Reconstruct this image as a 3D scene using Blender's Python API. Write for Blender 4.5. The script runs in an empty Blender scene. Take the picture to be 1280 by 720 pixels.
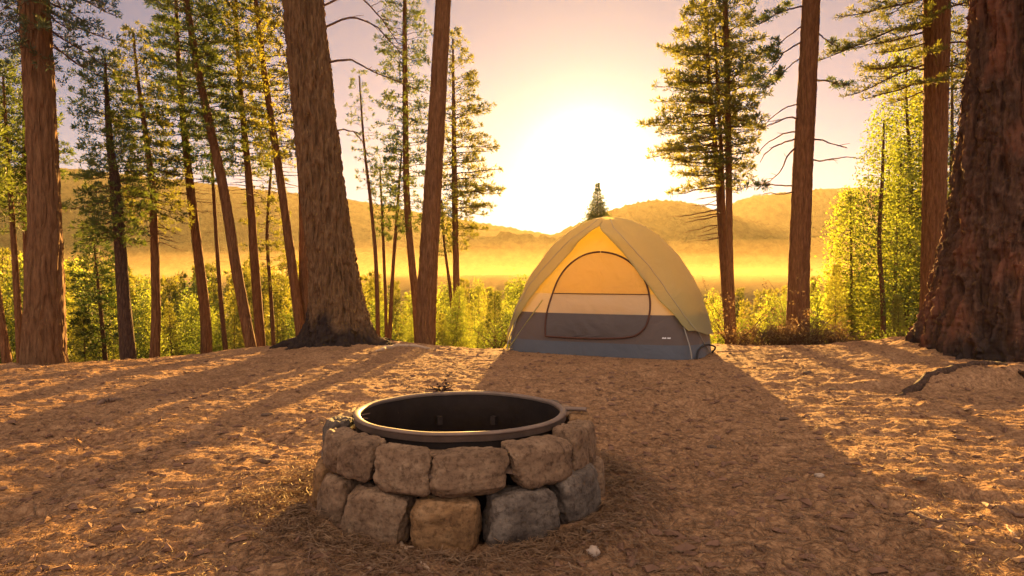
import bpy, math, random
import numpy as np
from mathutils import Vector, Matrix
from mathutils.bvhtree import BVHTree

rng = np.random.default_rng(7)
random.seed(7)
S = bpy.context.scene
COL = S.collection
PI = math.pi
R = math.radians

# ------------------------------------------------------------------ camera geometry
CAMH = 0.95
PITCH = R(1.2)
F = 853.33


def ray(px, py):
    dx = (px - 640) / F
    dz = (360 - py) / F
    return np.array([dx, math.cos(PITCH) + dz * math.sin(PITCH), -math.sin(PITCH) + dz * math.cos(PITCH)])


def at(px, py, Y):
    d = ray(px, py)
    t = Y / d[1]
    return np.array([d[0] * t, Y, CAMH + d[2] * t])


# ------------------------------------------------------------------ noise
_perm = np.random.default_rng(3).permutation(256).astype(np.int64)
_perm = np.concatenate([_perm, _perm, _perm])
_g = np.random.default_rng(4).normal(size=(256, 3))
_g /= np.linalg.norm(_g, axis=1)[:, None]


def perlin(x, y, z=None):
    x = np.asarray(x, float); y = np.asarray(y, float)
    z = np.zeros_like(x) if z is None else np.asarray(z, float) + np.zeros_like(x)
    xi = np.floor(x).astype(np.int64); yi = np.floor(y).astype(np.int64); zi = np.floor(z).astype(np.int64)
    xf = x - xi; yf = y - yi; zf = z - zi
    u = xf ** 3 * (xf * (xf * 6 - 15) + 10); v = yf ** 3 * (yf * (yf * 6 - 15) + 10); w = zf ** 3 * (zf * (zf * 6 - 15) + 10)
    out = 0
    for i in (0, 1):
        for j in (0, 1):
            for k in (0, 1):
                h = _perm[_perm[_perm[(xi + i) & 255] + ((yi + j) & 255)] + ((zi + k) & 255)]
                g = _g[h]
                d = g[..., 0] * (xf - i) + g[..., 1] * (yf - j) + g[..., 2] * (zf - k)
                out = out + d * (u if i else 1 - u) * (v if j else 1 - v) * (w if k else 1 - w)
    return out * 1.6


def fbm(x, y, z=None, o=4, lac=2.1, gain=.5):
    s = 0; a = 1.0
    for i in range(o):
        s = s + a * perlin(x + i * 17.3, y + i * 9.1, None if z is None else z + i * 5.7)
        x = x * lac; y = y * lac
        if z is not None: z = z * lac
        a *= gain
    return s


def sstep(a, b, x):
    t = np.clip((x - a) / (b - a), 0, 1)
    return t * t * (3 - 2 * t)


# ------------------------------------------------------------------ object helpers
def new_mesh(name, verts, faces, mats, parent=None, smooth=True, midx=None, loc=(0, 0, 0)):
    verts = np.asarray(verts, dtype=np.float32)
    me = bpy.data.meshes.new(name)
    if isinstance(faces, np.ndarray):
        n, k = faces.shape
        me.vertices.add(len(verts)); me.vertices.foreach_set('co', verts.ravel())
        me.loops.add(n * k); me.loops.foreach_set('vertex_index', faces.astype(np.int32).ravel())
        me.polygons.add(n)
        me.polygons.foreach_set('loop_start', (np.arange(n) * k).astype(np.int32))
        me.polygons.foreach_set('loop_total', np.full(n, k, dtype=np.int32))
        me.update(calc_edges=True)
    else:
        me.from_pydata([tuple(v) for v in verts.tolist()], [], faces)
        me.update()
    me.polygons.foreach_set('use_smooth', np.full(len(me.polygons), smooth, dtype=bool))
    for m in (mats if isinstance(mats, (list, tuple)) else [mats]):
        me.materials.append(m)
    if midx is not None:
        me.polygons.foreach_set('material_index', np.asarray(midx, dtype=np.int32))
    o = bpy.data.objects.new(name, me)
    COL.objects.link(o)
    o.location = loc
    if parent is not None: o.parent = parent
    return o


def empty(name, loc, label, cat, group=None, rz=0):
    o = bpy.data.objects.new(name, None); COL.objects.link(o)
    o.location = tuple(float(v) for v in loc); o.rotation_euler = (0, 0, rz)
    o.empty_display_size = .2
    o['label'] = label; o['category'] = cat
    if group: o['group'] = group
    return o


def tag(o, label=None, cat=None, group=None, kind=None):
    if label: o['label'] = label
    if cat: o['category'] = cat
    if group: o['group'] = group
    if kind: o['kind'] = kind
    return o


class Geo:
    """accumulates triangles/quads (tris stored as degenerate-free separate list)"""
    def __init__(self): self.v = []; self.f = []; self.m = []; self.n = 0

    def add(self, v, f, m=0):
        v = np.asarray(v, float)
        self.v.append(v); self.f.append((np.asarray(f) + self.n, m)); self.n += len(v)

    def build(self, name, mats, parent=None, smooth=True, loc=(0, 0, 0)):
        v = np.concatenate(self.v)
        q = [f for f, m in self.f]
        # turn everything into triangles or quads uniformly -> loops by hand
        starts = []; totals = []; loops = []; mi = []; c = 0
        for f, m in self.f:
            n, k = f.shape
            loops.append(f.ravel()); starts.append(c + np.arange(n) * k); totals.append(np.full(n, k)); mi.append(np.full(n, m)); c += n * k
        me = bpy.data.meshes.new(name)
        me.vertices.add(len(v)); me.vertices.foreach_set('co', v.astype(np.float32).ravel())
        loops = np.concatenate(loops).astype(np.int32)
        me.loops.add(len(loops)); me.loops.foreach_set('vertex_index', loops)
        st = np.concatenate(starts).astype(np.int32)
        me.polygons.add(len(st))
        me.polygons.foreach_set('loop_start', st)
        me.polygons.foreach_set('loop_total', np.concatenate(totals).astype(np.int32))
        me.update(calc_edges=True)
        me.polygons.foreach_set('use_smooth', np.full(len(st), smooth, dtype=bool))
        for mm in (mats if isinstance(mats, (list, tuple)) else [mats]): me.materials.append(mm)
        me.polygons.foreach_set('material_index', np.concatenate(mi).astype(np.int32))
        o = bpy.data.objects.new(name, me); COL.objects.link(o); o.location = loc
        if parent is not None: o.parent = parent
        return o


def tube_arr(P, rad, sides=6, cap=True, wob=0, seed=0):
    P = np.asarray(P, float); rad = np.asarray(rad, float) + np.zeros(len(P))
    T = np.gradient(P, axis=0); T /= np.linalg.norm(T, axis=1)[:, None] + 1e-9
    up = np.array([0, 0, 1.0]) if abs(T[0][2]) < .8 else np.array([1.0, 0, 0])
    N = np.cross(T, up); N /= np.linalg.norm(N, axis=1)[:, None] + 1e-9
    B = np.cross(T, N)
    a = np.arange(sides) / sides * 2 * PI
    r = rad[:, None] * np.ones(sides)[None]
    if wob:
        r = r * (1 + wob * perlin(np.cos(a)[None] * 1.5 + seed, np.sin(a)[None] * 1.5 + np.arange(len(P))[:, None] * .4, None))
    V = P[:, None] + N[:, None] * (np.cos(a)[None, :, None] * r[..., None]) + B[:, None] * (np.sin(a)[None, :, None] * r[..., None])
    V = V.reshape(-1, 3)
    n = len(P)
    i, j = np.meshgrid(np.arange(n - 1), np.arange(sides), indexing='ij')
    j2 = (j + 1) % sides
    Fq = np.stack([i * sides + j, i * sides + j2, (i + 1) * sides + j2, (i + 1) * sides + j], -1).reshape(-1, 4)
    return V, Fq


def spline(P, n):
    """catmull-rom resample of rows of P (any width)"""
    P = np.asarray(P, float)
    if len(P) == 2: return P[0] + (P[1] - P[0]) * np.linspace(0, 1, n)[:, None]
    Q = np.vstack([2 * P[0] - P[1], P, 2 * P[-1] - P[-2]])
    out = []
    seg = len(P) - 1
    for t in np.linspace(0, seg, n):
        i = min(int(t), seg - 1); u = t - i
        a, b, c, d = Q[i], Q[i + 1], Q[i + 2], Q[i + 3]
        out.append(.5 * (2 * b + (c - a) * u + (2 * a - 5 * b + 4 * c - d) * u * u + (-a + 3 * b - 3 * c + d) * u ** 3))
    return np.array(out)


# ------------------------------------------------------------------ materials
def nt(m): return m.node_tree.nodes, m.node_tree.links


def mat(name, rough=.9, spec=.2):
    m = bpy.data.materials.new(name); m.use_nodes = True
    n, l = nt(m); b = n['Principled BSDF']
    b.inputs['Roughness'].default_value = rough
    b.inputs['Specular IOR Level'].default_value = spec
    return m, n, l, b


def ramp(n, stops, interp='LINEAR'):
    r = n.new('ShaderNodeValToRGB'); r.color_ramp.interpolation = interp
    e = r.color_ramp.elements
    while len(e) < len(stops): e.new(.5)
    for k, (p, c) in enumerate(stops):
        e[k].position = p; e[k].color = (c[0], c[1], c[2], 1) if not isinstance(c, (int, float)) else (c, c, c, 1)
    return r


def texco(n, l, scale=(1, 1, 1), kind='Object'):
    t = n.new('ShaderNodeTexCoord'); mp = n.new('ShaderNodeMapping'); mp.inputs['Scale'].default_value = scale
    l.new(t.outputs[kind], mp.inputs['Vector']); return mp.outputs['Vector']


def noise(n, l, vec, scale, detail=5, rough=.55, dist=0):
    t = n.new('ShaderNodeTexNoise'); t.inputs['Scale'].default_value = scale; t.inputs['Detail'].default_value = detail
    t.inputs['Roughness'].default_value = rough; t.inputs['Distortion'].default_value = dist
    l.new(vec, t.inputs['Vector']); return t.outputs['Fac']


def bump(n, l, h, strength, dist, normal=None):
    b = n.new('ShaderNodeBump'); b.inputs['Strength'].default_value = strength; b.inputs['Distance'].default_value = dist
    l.new(h, b.inputs['Height'])
    if normal is not None: l.new(normal, b.inputs['Normal'])
    return b.outputs['Normal']


def mixc(n, l, fac, a, b):
    m = n.new('ShaderNodeMix'); m.data_type = 'RGBA'
    for s, v in ((m.inputs[0], fac), (m.inputs[6], a), (m.inputs[7], b)):
        if isinstance(v, (int, float)): s.default_value = v
        elif isinstance(v, tuple): s.default_value = (*v, 1)
        else: l.new(v, s)
    return m.outputs[2]


def ground_mat():
    m, n, l, b = mat('pine_duff', 1.0, .05)
    v = texco(n, l)
    big = noise(n, l, v, 1.7, 7, .68)
    c1 = ramp(n, [(.32, (.16, .08, .042)), (.5, (.29, .155, .078)), (.68, (.38, .22, .115))])
    l.new(big, c1.inputs[0])
    fine = noise(n, l, v, 42, 8, .72, .6)
    c2 = ramp(n, [(.32, (.05, .026, .015)), (.46, (.235, .128, .067)), (.62, (.45, .275, .145)), (.76, (.66, .45, .27))])
    l.new(fine, c2.inputs[0])
    col = mixc(n, l, .6, c1.outputs[0], c2.outputs[0])
    # far terrain turns to green undergrowth
    g = n.new('ShaderNodeNewGeometry'); sp = n.new('ShaderNodeSeparateXYZ'); l.new(g.outputs['Position'], sp.inputs[0])
    mr = n.new('ShaderNodeMapRange'); mr.inputs['From Min'].default_value = -.35; mr.inputs['From Max'].default_value = -1.4
    l.new(sp.outputs['Z'], mr.inputs['Value'])
    gr = ramp(n, [(.35, (.045, .06, .018)), (.65, (.12, .12, .035))])
    gn = noise(n, l, v, 1.3, 6, .6); l.new(gn, gr.inputs[0])
    col = mixc(n, l, mr.outputs[0], col, gr.outputs[0])
    l.new(col, b.inputs['Base Color'])
    h2 = noise(n, l, v, 18, 6, .7, .4)
    h1 = noise(n, l, v, 75, 6, .7, .3)
    nn = bump(n, l, h2, .55, .03)
    nn = bump(n, l, h1, .6, .012, nn)
    l.new(nn, b.inputs['Normal'])
    return m


def bark_mat(name, dark, midc, light, vs=9, zs=.16, red=None, char=None, depth=.02, bs=.9):
    m, n, l, b = mat(name, .95, .1)
    v = texco(n, l, (1, 1, zs))
    big = noise(n, l, texco(n, l, (1, 1, .4)), 2.3, 4)
    vo = n.new('ShaderNodeTexVoronoi'); vo.feature = 'DISTANCE_TO_EDGE'; vo.inputs['Scale'].default_value = vs
    nv = n.new('ShaderNodeTexNoise'); nv.inputs['Scale'].default_value = vs * .8; nv.inputs['Detail'].default_value = 3; l.new(v, nv.inputs['Vector'])
    mx = n.new('ShaderNodeMix'); mx.data_type = 'VECTOR'; mx.inputs[0].default_value = .09
    l.new(v, mx.inputs[4]); l.new(nv.outputs['Color'], mx.inputs[5]); l.new(mx.outputs[1], vo.inputs['Vector'])
    f1 = noise(n, l, v, vs * 3.2, 7, .68)
    c = ramp(n, [(.25, dark), (.5, midc), (.75, light)]); l.new(f1, c.inputs[0])
    col = c.outputs[0]
    if red:
        rr = ramp(n, [(.5, 0.), (.66, 1.)]); l.new(big, rr.inputs[0])
        col = mixc(n, l, rr.outputs[0], col, red)
    if char is not None:
        g = n.new('ShaderNodeTexCoord'); sp = n.new('ShaderNodeSeparateXYZ'); l.new(g.outputs['Object'], sp.inputs[0])
        ad = n.new('ShaderNodeMath'); ad.operation = 'MULTIPLY_ADD'; l.new(big, ad.inputs[0]); ad.inputs[1].default_value = 1.6; l.new(sp.outputs['Z'], ad.inputs[2])
        mr = n.new('ShaderNodeMapRange'); mr.inputs['From Min'].default_value = char + .95; mr.inputs['From Max'].default_value = char + .65
        l.new(ad.outputs[0], mr.inputs['Value'])
        col = mixc(n, l, mr.outputs[0], col, (.035, .024, .02))
    l.new(col, b.inputs['Base Color'])
    er = ramp(n, [(0, 0.), (.12, .7), (.3, 1.)]); l.new(vo.outputs['Distance'], er.inputs[0])
    nn = bump(n, l, er.outputs[0], bs, depth)
    nn = bump(n, l, f1, .7, depth * .6, nn)
    l.new(nn, b.inputs['Normal'])
    return m


def leaf_mat(name, c_lo, c_hi, t_lo, t_hi, tf=.5, ns=.8, rnd=.35):
    m = bpy.data.materials.new(name); m.use_nodes = True
    n, l = nt(m); n.clear()
    out = n.new('ShaderNodeOutputMaterial')
    v = texco(n, l)
    f = noise(n, l, v, ns, 4, .7)
    oi = n.new('ShaderNodeObjectInfo')
    ma = n.new('ShaderNodeMath'); ma.operation = 'MULTIPLY_ADD'; l.new(oi.outputs['Random'], ma.inputs[0]); ma.inputs[1].default_value = rnd; 
    mb = n.new('ShaderNodeMath'); mb.operation = 'SUBTRACT'; l.new(f, mb.inputs[0]); mb.inputs[1].default_value = rnd * .5
    l.new(mb.outputs[0], ma.inputs[2])
    r1 = ramp(n, [(.32, c_lo), (.68, c_hi)]); r2 = ramp(n, [(.32, t_lo), (.68, t_hi)])
    l.new(ma.outputs[0], r1.inputs[0]); l.new(ma.outputs[0], r2.inputs[0])
    d = n.new('ShaderNodeBsdfDiffuse'); t = n.new('ShaderNodeBsdfTranslucent'); x = n.new('ShaderNodeMixShader')
    g = n.new('ShaderNodeBsdfGlossy'); g.inputs['Roughness'].default_value = .5; g.inputs['Color'].default_value = (1, .95, .8, 1)
    l.new(r1.outputs[0], d.inputs['Color']); l.new(r2.outputs[0], t.inputs['Color'])
    x.inputs[0].default_value = tf; l.new(d.outputs[0], x.inputs[1]); l.new(t.outputs[0], x.inputs[2])
    y = n.new('ShaderNodeMixShader'); y.inputs[0].default_value = .04; l.new(x.outputs[0], y.inputs[1]); l.new(g.outputs[0], y.inputs[2])
    l.new(y.outputs[0], out.inputs['Surface'])
    return m


def fabric_mat(name, col, tcol, tf=.45, weave=.4, rough=.7, wrinkle=.5):
    m = bpy.data.materials.new(name); m.use_nodes = True
    n, l = nt(m); n.clear()
    out = n.new('ShaderNodeOutputMaterial')
    v = texco(n, l)
    f = noise(n, l, v, 2.2, 5, .6)
    c = mixc(n, l, f, tuple(x * .82 for x in col), tuple(min(1, x * 1.15) for x in col))
    b = n.new('ShaderNodeBsdfPrincipled'); b.inputs['Roughness'].default_value = rough; b.inputs['Specular IOR Level'].default_value = .25
    b.inputs['Sheen Weight'].default_value = .15
    l.new(c, b.inputs['Base Color'])
    t = n.new('ShaderNodeBsdfTranslucent'); t.inputs['Color'].default_value = (*tcol, 1)
    w = n.new('ShaderNodeTexNoise'); w.inputs['Scale'].default_value = 3.5; w.inputs['Detail'].default_value = 3; w.inputs['Distortion'].default_value = 1.2; l.new(v, w.inputs['Vector'])
    nn = bump(n, l, w.outputs['Fac'], wrinkle, .03)
    fw = noise(n, l, v, 160, 2)
    nn = bump(n, l, fw, .12, .002, nn)
    l.new(nn, b.inputs['Normal']); l.new(nn, t.inputs['Normal'])
    x = n.new('ShaderNodeMixShader'); x.inputs[0].default_value = tf
    l.new(b.outputs[0], x.inputs[1]); l.new(t.outputs[0], x.inputs[2]); l.new(x.outputs[0], out.inputs['Surface'])
    return m


def stone_mat(name, c0, c1, c2):
    m, n, l, b = mat(name, .88, .25)
    v = texco(n, l)
    oi = n.new('ShaderNodeObjectInfo'); va = n.new('ShaderNodeVectorMath'); va.operation = 'ADD'
    mu = n.new('ShaderNodeMath'); mu.operation = 'MULTIPLY'; l.new(oi.outputs['Random'], mu.inputs[0]); mu.inputs[1].default_value = 37
    l.new(v, va.inputs[0]); l.new(mu.outputs[0], va.inputs[1]); v = va.outputs[0]
    f = noise(n, l, v, 9, 7, .65, .5)
    r = ramp(n, [(.3, c0), (.5, c1), (.7, c2)]); l.new(f, r.inputs[0])
    g = noise(n, l, v, 55, 6, .7)
    rg = ramp(n, [(.36, (.35, .3, .26)), (.5, (1, 1, 1)), (.72, (1.2, 1.15, 1.1))]); l.new(g, rg.inputs[0])
    mm = n.new('ShaderNodeMix'); mm.data_type = 'RGBA'; mm.blend_type = 'MULTIPLY'; mm.inputs[0].default_value = .75
    l.new(r.outputs[0], mm.inputs[6]); l.new(rg.outputs[0], mm.inputs[7]); l.new(mm.outputs[2], b.inputs['Base Color'])
    h = noise(n, l, v, 26, 8, .7)
    nn = bump(n, l, h, .8, .012); l.new(nn, b.inputs['Normal'])
    return m


def plain(name, col, rough=.8, metal=0, spec=.3, var=.3, ns=20, bs=.3, bd=.003):
    m, n, l, b = mat(name, rough, spec)
    b.inputs['Metallic'].default_value = metal
    v = texco(n, l); f = noise(n, l, v, ns, 6, .65)
    c = mixc(n, l, f, tuple(x * (1 - var) for x in col), tuple(min(1, x * (1 + var)) for x in col)); l.new(c, b.inputs['Base Color'])
    l.new(bump(n, l, f, bs, bd), b.inputs['Normal'])
    return m


M_ground = ground_mat()
M_barkbig = bark_mat('grey_brown_bark', (0.065, 0.035, 0.018), (0.155, 0.088, 0.043), (0.24, 0.148, 0.075), 11, .14, red=None, char=.36, depth=.02)
M_barkred = bark_mat('red_plated_bark', (.022, .013, .010), (.075, .040, .026), (.155, .085, .054), 6, .16, red=(.17, .068, .038), char=.05, depth=.035, bs=1)
M_barkleft = bark_mat('brown_bark', (.075, .036, .018), (.15, .078, .038), (.23, .125, .062), 12, .17, depth=.018)
M_bark = bark_mat('red_brown_bark', (.07, .032, .015), (.155, .075, .034), (.26, .14, .07), 13, .17, depth=.016)
M_barkthin = bark_mat('thin_bark', (0.065, 0.0325, 0.0195), (0.124, 0.065, 0.0358), (0.182, 0.101, 0.0585), 22, .2, depth=.006)
M_barkblack = bark_mat('charred_bark', (.03, .02, .016), (.07, .042, .03), (.15, .09, .06), 16, .2, depth=.012)
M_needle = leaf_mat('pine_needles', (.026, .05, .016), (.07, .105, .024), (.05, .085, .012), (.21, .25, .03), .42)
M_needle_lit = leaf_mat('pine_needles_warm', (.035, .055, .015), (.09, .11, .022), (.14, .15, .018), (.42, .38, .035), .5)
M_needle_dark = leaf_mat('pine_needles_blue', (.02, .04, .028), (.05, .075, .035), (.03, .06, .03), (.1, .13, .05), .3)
M_leaf = leaf_mat('young_leaves', (.045, .075, .016), (.10, .14, .025), (.15, .20, .02), (.44, .48, .05), .58)
M_leafdk = leaf_mat('young_leaves_green', (.045, .07, .018), (.10, .12, .025), (.16, .2, .025), (.44, .44, .04), .58)
M_dryleaf = leaf_mat('dry_leaves', (.08, .05, .03), (.18, .13, .07), (.16, .09, .035), (.34, .23, .09), .35, 4)

# ------------------------------------------------------------------ terrain
_epx = [-900, 0, 150, 250, 340, 430, 500, 620, 760, 900, 1070, 1150, 1280, 2200]
_eY = [7.0, 7.6, 8.2, 8.8, 9.4, 9.9, 10.0, 10.1, 10.6, 10.6, 10.3, 9.8, 9.2, 8.5]
_epy = [462, 457, 452, 445, 438, 432, 432, 437, 433, 430, 433, 437, 441, 448]
_eZ = [at(640, py, Y)[2] for py, Y in zip(_epy, _eY)]


def ground_base(x, y):
    x = np.asarray(x, float); y = np.asarray(y, float)
    px = 640 + F * x / np.maximum(y, 2.0)
    E = np.interp(px, _epx, _eY); Z = np.interp(px, _epx, _eZ)
    w = sstep(1.7, 0.0, E - y)
    z = Z * w
    d = np.maximum(y - E, 0)
    wob = .5 * fbm(x * .13, y * .13, None, 3)
    fall = np.where(d < 1, .25 * d * d, .25 + (d - 1) * .42)
    fall = 17 * (1 - np.exp(-fall / 17))
    fall = fall + sstep(2, 12, d) * wob
    z = z - fall
    # behind the camera the hillside carries on
    z = z + .02 * np.maximum(-y, 0)
    return z


def ground_h(x, y, detail=True):
    z = ground_base(x, y)
    x = np.asarray(x, float); y = np.asarray(y, float)
    near = sstep(40, 12, np.hypot(x, y))
    # mound around the fire ring, and the hump below the right-hand pine
    rr = np.hypot(x + .217, y - 2.89)
    z = z + .03 * np.exp(-(rr / .95) ** 2)
    z = z + .05 * np.exp(-((rr - .78) / .12) ** 2) * (x > -3) * .45
    u = (x - 4.3); vv = (y - 5.75)
    z = z + .17 * np.exp(-(u / 1.25) ** 2) * (sstep(-.20, .03, vv + .12 * np.sin(x * 2.3)) * sstep(1.3, .1, vv))
    z = z + .30 * np.exp(-(((x - 5.7) / 1.5) ** 2 + ((y - 7.9) / 1.1) ** 2))
    z = z + .10 * np.exp(-(((x + 2.4) / 1.4) ** 2 + ((y - 9.3) / .8) ** 2))
    flat = 1 - sstep(2.0, 1.2, np.hypot((x - 1.25) / 1.0, (y - 8.4) / .9)) * .8
    if detail:
        z = z + near * flat * (.030 * fbm(x * .9, y * .9, None, 3)
                        + .012 * fbm(x * 3.1 + 5, y * 3.6, None, 3)
                        + .015 * -np.abs(fbm(x * 6.0, y * 8.5, None, 3))
                        + .0075 * fbm(x * 18, y * 22, None, 3))
        pit = perlin(x * 1.9 + 40, y * 2.6)
        z = z - near * flat * .05 * sstep(.40, .72, pit)
        pit2 = perlin(x * 4.3 + 91, y * 6.8 + 13)
        z = z - near * flat * .026 * sstep(.36, .6, pit2)
        clod = perlin(x * 5.2 + 11, y * 6.3 + 3)
        z = z + near * .022 * sstep(.45, .8, clod) * flat
    return z


def axis(segs):
    out = [segs[0][0]]
    for (a, b, s0, s1) in segs:
        x = a
        while x < b - 1e-6:
            t = (x - a) / (b - a); s = s0 * (s1 / s0) ** t; x += s
            out.append(min(x, b))
    return np.unique(np.round(out, 5))


gy = axis([(-290, -2, 40, .8), (-2, 1.2, .8, .03), (1.2, 4.2, .0135, .016), (4.2, 11, .016, .034), (11, 40, .05, 1.2), (40, 880, 1.3, 40)])
gxr = axis([(0, 3.2, .0145, .017), (3.2, 8, .018, .035), (8, 40, .05, 1.5), (40, 880, 1.6, 40)])
gx = np.unique(np.concatenate([-gxr, gxr]))
X, Y = np.meshgrid(gx, gy)
Z = ground_h(X, Y)
ny, nx = X.shape
i, j = np.meshgrid(np.arange(ny - 1), np.arange(nx - 1), indexing='ij')
Fg = np.stack([i * nx + j, i * nx + j + 1, (i + 1) * nx + j + 1, (i + 1) * nx + j], -1).reshape(-1, 4)
g = new_mesh('ground', np.stack([X, Y, Z], -1).reshape(-1, 3), Fg, M_ground)
tag(g, 'brown trampled ground covered in pine needles, falling away to a valley', kind='structure')
print('ground verts', X.size)


# ---- hills: real ridges with depth
def hill(name, crest, Y0, depth, mat_, label, nz=.012, seed=0, trees=1.0):
    pxs = np.array([c[0] for c in crest], float); pys = np.array([c[1] for c in crest], float)
    xs = np.linspace(pxs.min(), pxs.max(), 520)
    cy = np.interp(xs, pxs, pys)
    k = np.ones(9) / 9; cy = np.convolve(np.pad(cy, 4, 'edge'), k, 'valid')
    top = np.array([at(p, q, Y0) for p, q in zip(xs, cy)])
    H = top[:, 2] + 18
    T = np.linspace(-1, 1, 61)
    V = []
    for t in T:
        prof = (1 - abs(t) ** 1.35)
        yy = Y0 + t * depth
        zz = -18 + H * prof
        x = top[:, 0] * (1 + 0 * t)
        zz = zz + H * .10 * prof * fbm(x * .02 + seed, np.full_like(x, yy * .02), None, 4) * min(1, abs(t) * 3)
        zz = zz + prof * trees * (3.4 * np.abs(perlin(x * .35 + seed, np.full_like(x, yy * .35))) + 2.4 * np.abs(perlin(x * .9 + seed, np.full_like(x, yy * .9))))
        V.append(np.stack([x, np.full_like(x, yy), zz - 1], -1))
    V = np.array(V)
    a, b = V.shape[:2]
    i, j = np.meshgrid(np.arange(a - 1), np.arange(b - 1), indexing='ij')
    Fh = np.stack([i * b + j, i * b + j + 1, (i + 1) * b + j + 1, (i + 1) * b + j], -1).reshape(-1, 4)
    o = new_mesh(name, V.reshape(-1, 3), Fh, mat_)
    return tag(o, label, kind='structure')


def forest_mat():
    m, n, l, b = mat('forested_slope', 1, 0)
    v = texco(n, l)
    f = noise(n, l, v, .12, 8, .7); r = ramp(n, [(.38, (.012, .02, .010)), (.62, (.07, .08, .032))]); l.new(f, r.inputs[0]); l.new(r.outputs[0], b.inputs['Base Color'])
    l.new(bump(n, l, noise(n, l, v, .35, 6, .8), 1, 1.5), b.inputs['Normal'])
    return m


M_hill = forest_mat()
hill('hills', [(-700, 225), (-200, 215), (0, 210), (80, 210), (200, 222), (320, 237), (440, 250), (560, 272), (680, 292), (800, 312), (900, 330)], 720, 140, M_hill,
     'long hazy mountain sloping down to the right behind the left pines', seed=3)
hill('hills', [(760, 300), (860, 272), (900, 262), (930, 247), (1000, 239), (1060, 234), (1150, 240), (1280, 252), (1600, 240), (2100, 260)], 790, 80, M_hill,
     'farthest pale ridge at the right', seed=11)
hill('hills', [(640, 320), (680, 300), (720, 281), (760, 264), (800, 252), (840, 250), (870, 256), (900, 268), (960, 280), (1050, 290), (1200, 296), (1500, 290), (2000, 300)], 590, 120, M_hill,
     'orange glowing hill just right of the tent', seed=21)
hill('hills', [(-900, 320), (200, 330), (430, 322), (560, 306), (640, 296), (700, 300), (800, 306), (900, 300), (1000, 298), (1100, 302), (1300, 306), (2000, 300)], 420, 60, M_hill,
     'low dark wooded ridge above the mist', seed=31, trees=1.6)


# ------------------------------------------------------------------ foliage builders
def tufts(C, D, s, k=12, wid=.17, spread=1.15, r=None):
    """needle tufts: C centres (n,3), D directions, s size (n)"""
    r = r or rng
    n = len(C); s = np.asarray(s) + np.zeros(n)
    d = D[:, None] + r.normal(size=(n, k, 3)) * spread * .62
    d /= np.linalg.norm(d, axis=2)[..., None] + 1e-9
    p = np.cross(d, r.normal(size=(n, k, 3))); p /= np.linalg.norm(p, axis=2)[..., None] + 1e-9
    L = s[:, None, None] * r.uniform(.7, 1.1, (n, k, 1)); W = s[:, None, None] * wid
    c = C[:, None] + d * L * .06
    V = np.stack([c - p * W * .5 , c + d * L * .55 - p * W * .5, c + d * L, c + d * L * .55 + p * W * .5], 2).reshape(-1, 3)
    Fq = np.arange(len(V)).reshape(-1, 4)
    return V, Fq


def leaves(C, s, r=None, asp=.62):
    r = r or rng
    n = len(C); s = (np.asarray(s) + np.zeros(n))[:, None]
    a = r.normal(size=(n, 3)); a /= np.linalg.norm(a, axis=1)[:, None]
    b = np.cross(a, r.normal(size=(n, 3))); b /= np.linalg.norm(b, axis=1)[:, None]
    V = np.stack([C, C + a * s * .5 - b * s * asp * .5, C + a * s, C + a * s * .5 + b * s * asp * .5], 1).reshape(-1, 3)
    return V, np.arange(len(V)).reshape(-1, 4)


def limb_path(P, az, L, rise, droop, n=7, r=None):
    r = r or rng
    t = np.linspace(0, 1, n)
    d = np.array([math.cos(az), math.sin(az)])
    side = np.array([-d[1], d[0]])
    cur = r.normal() * .12
    xy = P[None, :2] + d[None] * (t * L)[:, None] + side[None] * (cur * L * t ** 2)[:, None]
    z = P[2] + L * (rise * t - droop * t ** 2 + .5 * droop * t ** 4)
    j = r.normal(size=(n, 3)) * L * .012; j[0] = 0
    return np.column_stack([xy, z]) + j


NBM = 2.25


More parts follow.
